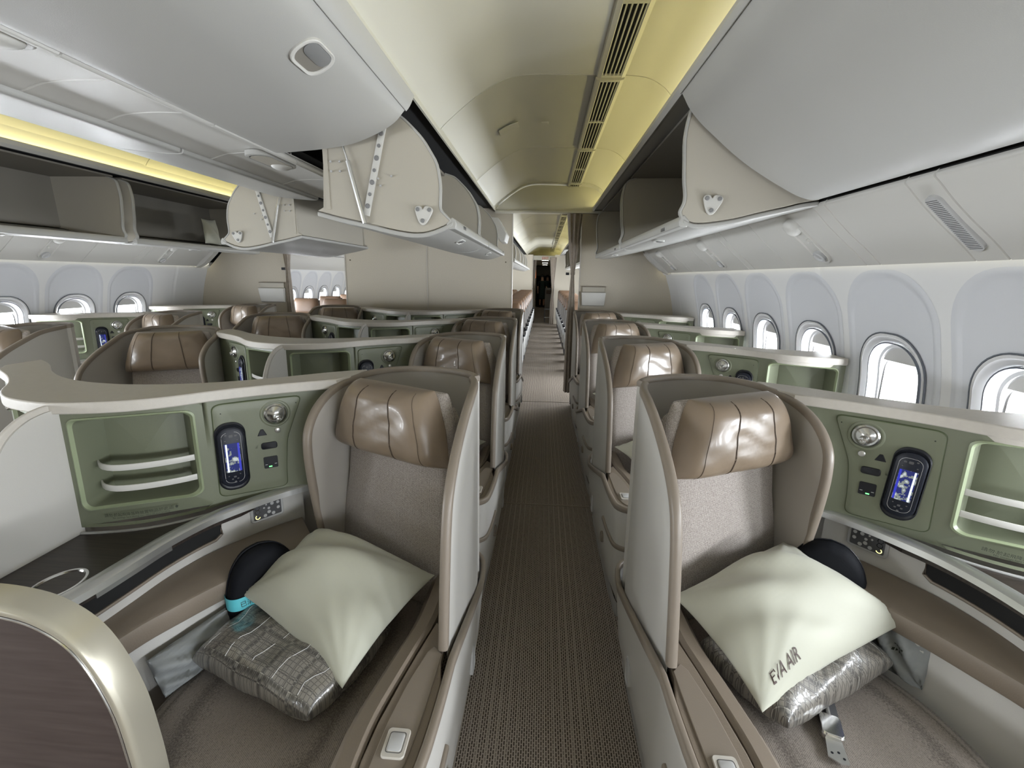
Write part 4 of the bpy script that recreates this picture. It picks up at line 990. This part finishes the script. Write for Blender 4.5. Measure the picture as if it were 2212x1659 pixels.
def centre_console(label):
    e = thing('centre_console', (XC, 1.3, 0), label, 'centre console', 'green centre consoles', None)
    base = tuple(e.location)
    org((base[0] - SUMX, 0, 0)); 
    org_fix = lambda mir, shx: None
    global ORG, MIR, SHX
    ORG = Vector(base); MIR = SUMX; SHX = 0; console(e, -1, True)
    ORG = Vector(base); MIR = None; SHX = -2.94; console(e, 1, True)
    ORG = Vector(base); MIR = None; SHX = 0
    R = lambda P: [(SUMX - x, y) for x, y in P]; Lf = lambda P: [(x - 2.94, y) for x, y in P]
    f = R(LF) + Lf(LF)[::-1][1:]
    bk = Lf([(x, y) for x, y in LB if x < 1.5])[::-1] + [(-1.41, LB[0][1])] + R([(x, y) for x, y in LB if x < 1.5])
    MB().prism(f + bk, 1.168, 1.203).build('ledge', LEDGE, e, bevel=.004, ang=30)
    b = MB(); b.loft([[(x, y - .02, z) for x, y in bk] for z in (.1, 1.165)], cap=False, closed=False); b.build('rear_panel', SHELLW, e)
    # privacy divider between the pair
    X = -1.41; pr = cr([(1.165, 1.178), (1.12, 1.178), (1.07, 1.165), (1.02, 1.13), (.975, 1.06), (.95, .97), (.935, .87), (.925, .77)], 4)
    poly = [(y, z) for y, z in pr] + [(.925, .60), (1.165, .60)]
    MB().loft([[(X - .012, y, z) for y, z in poly], [(X + .012, y, z) for y, z in poly]]).build('divider', SHELLW, e, smooth=False)
    MB().sweep([(X, y, z) for y, z in pr], rrect(.034, .012, .005, 3), (1, 0, 0)).build('divider_rim', LEDGE, e)
    return e
cC = centre_console('nearest green centre console with cream ledge, cubby rails and dark walnut table')
for k in (1, 2, 3): dup(cC, (0, PITCH_Y * k, 0), ['second centre console with green cubbies either side of a white divider', 'third centre console, its low green front behind the second cream ledge', 'last green centre console at the foot of the beige partition'][k - 1])
# ---- handsets: one in every console
def hset(row, colm, label):
    if colm == 'D': h = handset(1.137, .968, None, label, -.06)
    elif colm == 'C': h = handset(1.157, .968, SUMX, label, .0)
    elif colm == 'B': h = handset(1.137, .968, None, label, 0); h.location.x -= 2.94
    else: h = handset(1.137, .968, 2 * XC, label, 0)
    h.location.y += PITCH_Y * row; return h
hset(0, 'D', 'black handset with lit map screen beside the right window seat')
hset(1, 'D', 'black handset behind the nearest right shell, only its top showing')
hset(2, 'D', 'black handset of the third right window console')
hset(0, 'C', 'black handset with lit map screen beside the nearest left seat')
hset(1, 'C', 'black handset with blue screen between the second cubby and seat')
hset(2, 'C', 'black handset top behind the second cream ledge, third row')
hset(1, 'B', 'dark handset seen edge on beside the seat facing the camera')
hset(2, 'B', 'dark handset edge on beside the second seat facing the camera')
hset(2, 'A', 'black handset with blue screen in the nearer left window console')
hset(3, 'A', 'black handset with blue screen in the farthest left window console')
# ---- pillows, blankets, cases
def fold(seed):
    rnd = random.Random(seed); ks = [(rnd.uniform(2, 9), rnd.uniform(2, 9), rnd.uniform(0, 6), rnd.uniform(.0015, .005)) for _ in range(7)]
    def w(x, y, s):
        r = sum(a * sin(p * x + q * y + t) for p, q, t, a in ks)
        for cx_, cy_ in ((-1, -1), (1, -1), (-1, 1), (1, 1)):
            d = math.hypot(x - cx_, y - cy_); an = math.atan2(y - cy_, x - cx_)
            r += .007 * sin(an * 15 + cx_) * math.exp(-d * 2.0)
        return r
    return w
def pillow(cn, T, label, mir, seed, group='cream pillows on the seats', logo=False, up_=(0, 0, 1), N=40):
    """corners: left, back, right, front"""
    A_, B_, C_, D_ = [Vector(p) for p in cn]; ctr = (A_ + B_ + C_ + D_) / 4; n = Vector(up_).normalized()
    fo = fold(seed); e = thing('pillow', tuple(ctr), label, 'pillow', group, mir)
    def f(u, v, s):
        x, y = 2 * u - 1, 2 * v - 1
        x1 = x * (.93 + .07 * y * y); y1 = y * (.93 + .07 * x * x); a, b = (x1 + 1) / 2, (y1 + 1) / 2
        q = (A_ * (1 - a) + B_ * a) * b + (D_ * (1 - a) + C_ * a) * (1 - b)
        h = max(0, (1 - abs(x) ** 2.2) * (1 - abs(y) ** 2.2)); hh = h ** .62
        return q + n * (T * hh * (1 if s > 0 else -.45) + fo(x, y, s) * (h ** .4) * 1.3)
    mp = lambda t: .5 - .5 * cos(pi * t)
    mb = MB(); mb.grid(lambda u, v: f(mp(u), mp(v), 1), N, N); mb.grid(lambda u, v: f(mp(u), mp(v), -1), N, N)
    mb.build('pillowcase', PILLOW, e, ang=80)
    if logo:
        L1, L2 = (C_ - D_).length, (A_ - D_).length
        text_mb('EVA AIR', .029, lambda u, v: f((1 - .64 + 2 * u / L1) / 2, (1 - .90 + 2 * v / L2) / 2, 1) + n * .003).build('printed_name', INKB, e, smooth=False)
    return e
pillow([(.424, 1.242, .625), (.85, 1.455, .70), (1.08, 1.197, .625), (.553, .925, .565)], .115, 'large cream pillow printed with an airline name on the right window seat', None, 3, logo=True)
pillow([(.444, 1.27, .625), (.894, 1.402, .69), (1.008, 1.131, .625), (.593, .904, .56)], .118, 'large plain cream pillow on the nearest seat left of the aisle', SUMX, 8)
for k, mir, lab in ((1, None, 'cream pillow on the second window side seat of the right aisle'), (2, None, 'cream pillow on the third window side seat of the right aisle'), (3, None, 'cream pillow on the last window side seat of the right aisle'), (1, SUMX, 'cream pillow on the second seat left of the aisle')):
    p = pillow([(.42, 1.22, .66), (.86, 1.43, .70), (1.04, 1.17, .63), (.56, .95, .60)], .10, lab, mir, 11 + k, N=20); p.location.y += PITCH_Y * k
def blanket(c, ang, W, H, T, label, mir, seed):
    a = Vector((cos(ang), sin(ang), 0)); b = Vector((-sin(ang), cos(ang), 0)); n = Vector((0, 0, 1)); e = thing('blanket_pack', c, label, 'blanket', 'plaid blankets in clear film', mir)
    rnd = random.Random(seed)
    wob = lambda x, y, s: .004 * sin(8 * x + 3 * y) + .003 * sin(13 * y - 6 * x) + .0012 * sin(40 * x + 17 * y)
    mb, f = puff(c, a, b, n, W, H, T, lambda y: 1 - .05 * y * y, .34, 34, .9, 4, wob); mb.build('blanket', PLAID, e, ang=80)
    b2 = MB()
    for k in range(5):
        u = -.8 + .4 * k; b2.tube([f((1 + u + .05 * sin(t)) / 2, (1 + t / 6) / 2, 1) + n * .001 for t in [-5.4 + .9 * q for q in range(13)]], .0008, 4)
    b2.build('film_crease', PLASTIC, e)
    return e
blanket((.745, 1.145, .535), .50, .235, .135, .060, 'plaid blanket in clear film under the printed pillow, right seat', None, 1)
blanket((.80, 1.055, .535), .33, .225, .155, .062, 'plaid blanket in clear film under the plain pillow, left seat', SUMX, 2)
def slip(c, a, b, W, H, label, mir):
    a = Vector(a).normalized(); b = Vector(b); b = (b - a * a.dot(b)).normalized(); n = a.cross(b); fs = fold(5)
    if n.x > 0: n = -n
    e = thing('slipper_bag', c, label, 'bag', 'grey slipper bags', mir); mb, f = puff(c, a, b, n, W, H, .026, p=.4, N=22, back=.9, wob=lambda x, y, s: 1.6 * fs(x, y, s)); mb.build('bag', BAG, e, ang=80)
    sg = 1 if n.y < 0 or n.z > .3 else -1
    q = MB()
    for j, wd in enumerate((.05, .03)): 
        for k in range(4): q.loft([[f((1 - .1 + .11 * k + dx) / 2, (1 - .2 + .18 * j + dy) / 2, 1) + n * .002 for dx in (0, .07)] for dy in (0, .10 - .04 * j)], cap=False, closed=False)
    q.build('printed_mark', INK, e, smooth=False)
    return e
slip((1.055, 1.185, .560), (.55, -.80, .0), (.14, .16, 1), .070, .090, 'grey slipper bag leaning on the wall of the right seat', None)
slip((1.072, 1.035, .520), (-.42, .90, .08), (.45, .20, .80), .115, .055, 'grey slipper bag with print leaning on the wall of the left seat', SUMX)
def phone_case(c, ax, tilt, label, mir, R=.125, Hh=.27, D=.085):
    e = thing('headphone_case', c, label, 'headphone case', 'black cases with a blue seal', mir)
    n = Vector(ax).normalized(); a = n.cross(Vector((0, 0, 1))).normalized(); u_ = (Vector((0, 0, 1)) + n * tilt).normalized()
    c = Vector(c)
    ou = cr([(.0, 1.0), (.45, .93), (.82, .68), (1.0, .30), (1.0, .02), (.93, -.18), (.5, -.30), (0, -.33), (-.5, -.30), (-.93, -.18), (-1.0, .02), (-1.0, .30), (-.82, .68), (-.45, .93), (0, 1.0)], 4)[:-1]
    P = lambda k, h: [c + a * (R * x * k) + u_ * (Hh * .75 * (y * k + .33)) + n * h for x, y in ou]
    MB().loft([P(.55, -D * .5), P(.85, -D * .46), P(.96, -D * .34), P(1, -D * .1), P(.985, -.003), P(.985, .003), P(1, D * .1), P(.96, D * .34), P(.85, D * .46), P(.5, D * .5), P(.1, D * .51)]).build('shell_body', NAVY, e, ang=70)
    MB().tube([p * 1.0 for p in P(1.004, 0)] + [P(1.004, 0)[0]], .0022, 5, tuple(n)).build('zip', BLACK, e)
    lo, hi = .108, .146
    def xs(z): return R * (.99 if z > .05 else .95)
    ring = rrect(2 * (R + .002), D + .006, D * .40, 8)
    b = MB(); b.loft([[c + a * x + n * y + u_ * z for x, y in ring] for z in (lo, hi)], cap=False); bn = b.build('seal_band', TEAL, e, ang=60)
    s = -1 if mir is not None else 1
    front = 1 if n.y < 0 else -1
    T_ = lambda dx: (lambda u, v: c + a * (dx + (u * s * -1)) + n * ((D + .006) / 2 + .0008) + u_ * (lo + .011 + v))
    mb = text_mb('已消毒 STERILIZED', .0185, T_(0)); mb.build('seal_print', INK, e, smooth=False)
    return e
phone_case((.965, 1.185, .478), (-.72, -.70, .0), -.12, 'black headphone case with blue sterilized seal beside the plain pillow', SUMX, .105)
phone_case((.920, 1.325, .505), (-.45, -.88, .1), -.15, 'black headphone case with blue seal tucked behind the printed pillow', None, .108)
# seat belt buckle on the right cushion
e = thing('seat_belt', (.74, .98, .485), 'metal seat belt buckle lying on the right window seat', 'seat belt')
a = Vector((.35, .93, 0)).normalized(); bb = Vector((a.y, -a.x, 0)); Z = Vector((0, 0, 1)); o = Vector((.745, .965, .492))
PP = lambda out, k, h, oo=o, tl=0: [oo + bb * x * k + a * y * k + Z * (h + tl * y) for x, y in out]
MB().loft([PP(rrect(.050, .066, .010, 4), 1, -.006), PP(rrect(.050, .066, .010, 4), 1, .006), PP(rrect(.050, .066, .010, 4), .9, .011)]).build('buckle', CHROME, e, bevel=.001)
tn = [(-.017, -.03), (.017, -.03), (.022, -.085), (.004, -.092), (-.02, -.082)]
MB().loft([PP(tn, 1, -.004), PP(tn, 1, -.001)]).build('tongue', SILVER, e)
b = MB()
for x, y in ((-.010, -.070), (.004, -.064), (.013, -.076)): b.loft([PP([(x + p, y + q) for p, q in rrect(.006, .006, .0029, 3)], 1, h) for h in (-.0012, -.0006)])
b.build('slots', BLACK, e)
MB().tube([o + a * t + bb * (.0) + Z * (.004 + .0 * t) for t in (.03, .06, .09, .13)], .006, 8).build('webbing', SILVER, e)
MB().loft([[o + bb * x + a * y + Z * z for x, z in ((-.024, -.004), (.024, -.004), (.024, -.001), (-.024, -.001))] for y in (.03, .10, .2)]).build('strap', DARKG, e)
# ---- brown panel with a bright rim at the lower left
e = thing('partition_panel', (-1.1, .70, 0), 'rounded brown striped panel with bright metallic rim, lower left corner', 'panel')
pr = cr([(-.808, .30), (-.811, .46), (-.817, .575), (-.836, .71), (-.888, .835), (-.963, .899), (-1.058, .925), (-1.20, .930), (-1.45, .930)], 6)
cc = Vector((-1.25, .0, .30))
def inn(d):
    out = []
    for i, (x, z) in enumerate(pr):
        a, c = pr[max(i - 1, 0)], pr[min(i + 1, len(pr) - 1)]; t = Vector((c[0] - a[0], c[1] - a[1])).normalized(); out.append((x - t.y * d, z + t.x * d))
    return out
MB().loft([[(x, y, z) for x, z in inn(.020) + [(-1.45, .30)]] for y in (.700, .745)]).build('panel_face', WOODP, e, smooth=False)
b = MB(); b.loft([[(x, y, z) for x, z in inn(d)] for d, y in ((.019, .702), (.019, .694), (.015, .690), (.005, .687), (.0, .690), (-.004, .700), (-.004, .748), (.02, .752))], cap=False, closed=False); b.build('panel_rim', CHAMP, e, ang=50)
MB().tube([(x, .6915, z) for x, z in inn(.021)], .0022, 6, (0, 1, 0)).build('lit_edge', CHROME, e)
# pillow in the far left bin
pillow([(-3.55, 4.62, 2.12), (-3.62, 4.92, 2.14), (-3.60, 4.95, 1.87), (-3.52, 4.60, 1.87)], .06, 'pale pillow standing inside the open bin over the left windows', None, 31, 'pillows stowed in the bin', up_=(1, -.3, 0), N=20)
pillow([(-3.80, 5.2, 1.90), (-3.50, 5.2, 1.88), (-3.50, 4.96, 1.88), (-3.80, 4.96, 1.90)], .06, 'flat pillow lying in the open bin behind the standing one', None, 32, 'pillows stowed in the bin', N=20)
# ------------------------------------------------------------------ the cabin beyond
def eco_seat(label):
    e = thing('economy_seat', (0, 0, 0), label, 'seat', 'leather topped seats beyond the partition')
    mb, f = puff((0, .02, .44), Vector((1, 0, 0)), Vector((0, 1, 0)), Vector((0, 0, 1)), .225, .24, .05, p=.35, N=12, back=1.2); mb.build('seat_cushion', FABE, e)
    bk = Vector((0, .17, 1)).normalized(); nf = Vector((0, -1, .17)).normalized()
    mb, f = puff((0, .31, .80), Vector((1, 0, 0)), bk, nf, .225, .36, .05, lambda y: 1 - .05 * max(0, y), p=.3, N=12, back=1.0, ex=6); mb.build('backrest', FABE, e)
    mb, f = puff((0, .325, 1.05), Vector((1, 0, 0)), bk, nf, .215, .135, .07, lambda y: 1 - .14 * max(0, y) ** 2, p=.3, N=14, back=.8, ex=5); mb.build('headrest', LEATHE, e)
    for s in (-1, 1): 
        MB().box(s * .25 - .025, s * .25 + .025, -.12, .26, .60, .635).build('armrest', BLACK, e, bevel=.01)
        MB().box(s * .25 - .02, s * .25 + .02, -.08, .32, .28, .60).build('side_panel', SILVERP, e, bevel=.01)
    MB().box(-.23, .23, .0, .3, .03, .36).build('base', DARKG, e, bevel=.02)
    return e
es = eco_seat('leather topped seat beyond the partition beside the aisle, first on the left')
es.location = (-.56, 6.75, 0)
ordn = ['first', 'second', 'third', 'fourth', 'fifth', 'sixth', 'seventh', 'eighth', 'ninth', 'tenth']
for k in range(10):
    for j, x in enumerate((-.56, -1.06)):
        if k == 0 and j == 0: continue
        dup(es, (x + .56, .86 * k, 0), 'brown leather seat left of the aisle beyond the partition, %s row, %s' % (ordn[k], 'aisle side' if j == 0 else 'inner side'))
    if k < 9: dup(es, (.68 + .56, .86 * (k + .9), 0), 'leather topped seat right of the aisle beyond the curtain, %s row' % ordn[k])
    if k < 3:
        for j, x in enumerate((-3.42, -3.93)): dup(es, (x + .56, .86 * k + .2, 0), 'tan seat by the left windows beyond the curtain, %s row, %s' % (ordn[k], 'aisle side' if j == 0 else 'window side'))
org()
struct(MB().exy([(-2.3, 0), (-.39, 0), (-.39, 2.34), (-2.3, 2.34)], 15.8, 15.86).build('wall_partition', BULK, None, smooth=False))
struct(MB().exy([(.36, 0), (1.5, 0), (1.2, 2.34), (.36, 2.34)], 15.8, 15.86).build('wall_partition', BULK, None, smooth=False))
struct(MB().exy([(-2.3, 0), (-.42, 0), (-.42, 2.34), (-2.3, 2.34)], 18, 26.9).build('wall_galley', BULK, None, smooth=False))
struct(MB().exy([(.52, 0), (1.5, 0), (1.2, 2.34), (.52, 2.34)], 19, 26.9).build('wall_galley', CHEEK, None, smooth=False))
b = MB(); b.box(-.395, -.385, 15.78, 15.88, 0, 2.34); b.box(.355, .365, 15.78, 15.88, 0, 2.34); struct(b.build('trim_20', LEDGE, None, smooth=False))
curtain(.30, 15.6, .22, 2.25, .01, 1.2, 'distant brown curtain at the far partition right of the crew', 5)
curtain(-.34, 16.2, .14, 2.25, .01, 1.2, 'distant brown curtain left of the crew', 6)
b = MB(); b.box(-.38, .42, 16.0, 16.03, 2.17, 2.32); tag(b.build('exit_placard', CEIL, None), 'small placard with dark marks under the far ceiling', 'sign')
text_mb('EXIT', .11, lambda u, v: Vector((.03 + u, 15.995, 2.20 + v))).build('placard_letters', EXITR, bpy.data.objects['exit_placard'], smooth=False)
tag(MB().box(-.40, -.34, 19.5, 19.52, 1.55, 1.9).build('galley_light', ORANGE, None), 'small orange glow on the far left wall beyond the cabin', 'lamp')
struct(MB().box(-4.2, -2.45, 9.9, 9.95, 0, 2.3).build('wall_partition', BULK, None, smooth=False))
# folding crew seat standing in the far aisle
e = thing('crew_seat', (.22, 16.4, 0), 'grey folding crew seat standing in the far aisle', 'seat')
mb, f = puff((.22, 16.62, .86), Vector((1, 0, 0)), Vector((0, .06, 1)).normalized(), Vector((0, -1, .06)).normalized(), .165, .36, .05, lambda y: 1 - .06 * max(0, y) ** 2, .3, 12); mb.build('backrest', FABE, e)
mb, f = puff((.22, 16.57, 1.08), Vector((1, 0, 0)), Vector((0, 0, 1)), Vector((0, -1, 0)), .12, .07, .04, p=.3, N=10); mb.build('headrest', STITCH, e)
mb, f = puff((.22, 16.42, .46), Vector((1, 0, 0)), Vector((0, 1, 0)), Vector((0, 0, 1)), .16, .18, .04, p=.3, N=10); mb.build('seat_cushion', BAG, e)
for x in (.06, .38):
    MB().tube([(x, 16.25, .0), (x, 16.27, .45), (x, 16.6, .50)], .018, 8).build('leg', DARKG, e)
MB().tube([(.05, 16.25, .18), (.39, 16.25, .18)], .012, 6).build('foot_bar', SILVER, e)
org()
struct(MB().box(-.43, .53, 16.1, 27, 2.225, 2.24).build('ceiling_galley', CEIL, None, smooth=False)); struct(MB().box(-.43, .53, 26.85, 26.9, 1.68, 2.225).build('wall_galley', CEIL, None, smooth=False))
for k, y in enumerate((17.5, 20.5, 23.5)):  # invented lamps, added to brighten the dim far cabin
    e = thing('fill_lamp', (.05, y, 2.22), 'added flush fill lamp in the low ceiling beyond the far partition, %s' % ordn[k], 'lamp', 'added fill lamps beyond the partition')
    MB().plate((.03, y, 2.226), (1, 0, 0), (0, 1, 0), rrect(.30, .20, .03, 4), [(1, 0), (1, -.012), (.93, -.014)]).build('frame', CEIL, e)
    MB().plate((.03, y, 2.213), (1, 0, 0), (0, 1, 0), rrect(.24, .14, .02, 4), [(1, 0), (1, -.004)]).build('diffuser', DIFF, e)
# ------------------------------------------------------------------ crew
def person(x, y, s, label, pose, scarf):
    """standing figure grown from a jointed skeleton"""
    e = thing('person', (x, y, 0), label, 'person')
    J = {'pel': (0, 0, .95, .135, .10), 'wai': (0, 0, 1.10, .12, .09), 'che': (0, 0, 1.30, .155, .10), 'nek': (0, 0, 1.43, .055, .055), 'hd1': (0, -.01, 1.52, .072, .085), 'hd2': (0, 0, 1.60, .078, .092), 'hd3': (0, .005, 1.67, .05, .06)}
    E_ = [('pel', 'wai'), ('wai', 'che'), ('che', 'nek'), ('nek', 'hd1'), ('hd1', 'hd2'), ('hd2', 'hd3')]
    for sd, q in ((-1, 'l'), (1, 'r')):
        st = pose * sd
        J.update({'hp' + q: (sd * .09, 0, .88, .085, .085), 'kn' + q: (sd * .10, -.03 + .08 * st, .49, .056, .06), 'an' + q: (sd * .10, .02 - .06 * st, .09, .038, .042), 'to' + q: (sd * .11, -.13 - .06 * st, .035, .035, .028),
                  'sh' + q: (sd * .17, 0, 1.38, .055, .055), 'el' + q: (sd * .235, .02 - .04 * st, 1.10, .040, .040), 'wr' + q: (sd * .23, -.07 - .05 * st, .88, .028, .028), 'hn' + q: (sd * .225, -.10 - .05 * st, .80, .030, .020)})
        E_ += [('pel', 'hp' + q), ('hp' + q, 'kn' + q), ('kn' + q, 'an' + q), ('an' + q, 'to' + q), ('che', 'sh' + q), ('sh' + q, 'el' + q), ('el' + q, 'wr' + q), ('wr' + q, 'hn' + q)]
        for f_, (dx, l_) in enumerate(((-.024, .055), (-.008, .070), (.008, .074), (.024, .062))):
            J['f%d' % f_ + q] = (sd * .225 + dx * .6, -.105 - .05 * st + dx * .5, .80 - l_, .0085, .0085); E_.append(('hn' + q, 'f%d' % f_ + q))
        J['th' + q] = (sd * .20, -.14 - .05 * st, .78, .010, .010); E_.append(('wr' + q, 'th' + q))
    names = list(J); me = bpy.data.meshes.new('body'); me.from_pydata([(J[k][0] * s, J[k][1] * s, J[k][2] * s) for k in names], [(names.index(a), names.index(c)) for a, c in E_], [])
    o = bpy.data.objects.new('body', me); COL.objects.link(o); o.parent = e
    sk = o.modifiers.new('skin', 'SKIN'); sk.use_smooth_shade = True
    for k, v in zip(names, me.skin_vertices[0].data): v.radius = (J[k][3] * s, J[k][4] * s); v.use_root = (k == 'pel')
    su = o.modifiers.new('sub', 'SUBSURF'); su.levels = 1; su.render_levels = 1
    bpy.context.view_layer.update(); ev = o.evaluated_get(bpy.context.evaluated_depsgraph_get()); m2 = bpy.data.meshes.new_from_object(ev)
    o.modifiers.clear(); o.data = m2; m2.materials.clear(); m2.materials.append(SKIN); m2.materials.append(UNIF); m2.materials.append(BLACK)
    for p in m2.polygons:
        z = p.center.z / s; ax = abs(p.center.x) / s
        p.material_index = 2 if z < .10 else 0 if (z > 1.43 or (ax > .19 and z < 1.12) or .12 < z < .46) else 1
        p.use_smooth = True
    org((x, y, 0))
    O = Vector((x, y, 0))
    MB().lathe([(.02, .10), (.075, .08), (.098, .03), (.092, -.04), (.06, -.075)], O + Vector((0, .02, 1.63 * s)), (0, .35, 1), 16).build('hair', HAIR, e)
    MB().lathe([(.01, -.05), (.04, -.03), (.045, .01), (.01, .05)], O + Vector((0, .10, 1.60 * s)), (0, 1, 0), 12).build('hair_bun', HAIR, e)
    # dress over hips and thighs
    MB().loft([[O + Vector((rx * cos(2 * pi * k / 20), ry * sin(2 * pi * k / 20), z * s)) for k in range(20)] for rx, ry, z in ((.155, .125, 1.0), (.175, .135, .88), (.185, .14, .70), (.18, .145, .48))], cap=False).build('skirt', UNIF, e)
    if scarf: MB().lathe([(.055, -.03), (.07, -.01), (.06, .02), (.05, .03)], O + Vector((0, 0, 1.43 * s)), (0, 0, 1), 16).build('scarf', SCARF, e)
    b = MB()
    for dx in (-.03, .03): b.lathe([(.010, 0), (.007, .004), (.001, .006)], O + Vector((dx, -.083, 1.60 * s)), (0, -1, 0), 8)
    b.lathe([(.012, 0), (.008, .014), (.002, .02)], O + Vector((0, -.085, 1.565 * s)), (0, -1, 0), 8)
    b.build('face', HAIR, e)
    return e
person(-.08, 24.6, 1.0, 'person in dark uniform with green scarf standing in the far aisle', .6, True)
person(.20, 25.4, 1.0, 'person in black behind the green scarfed one in the far aisle', -.3, False)
org()
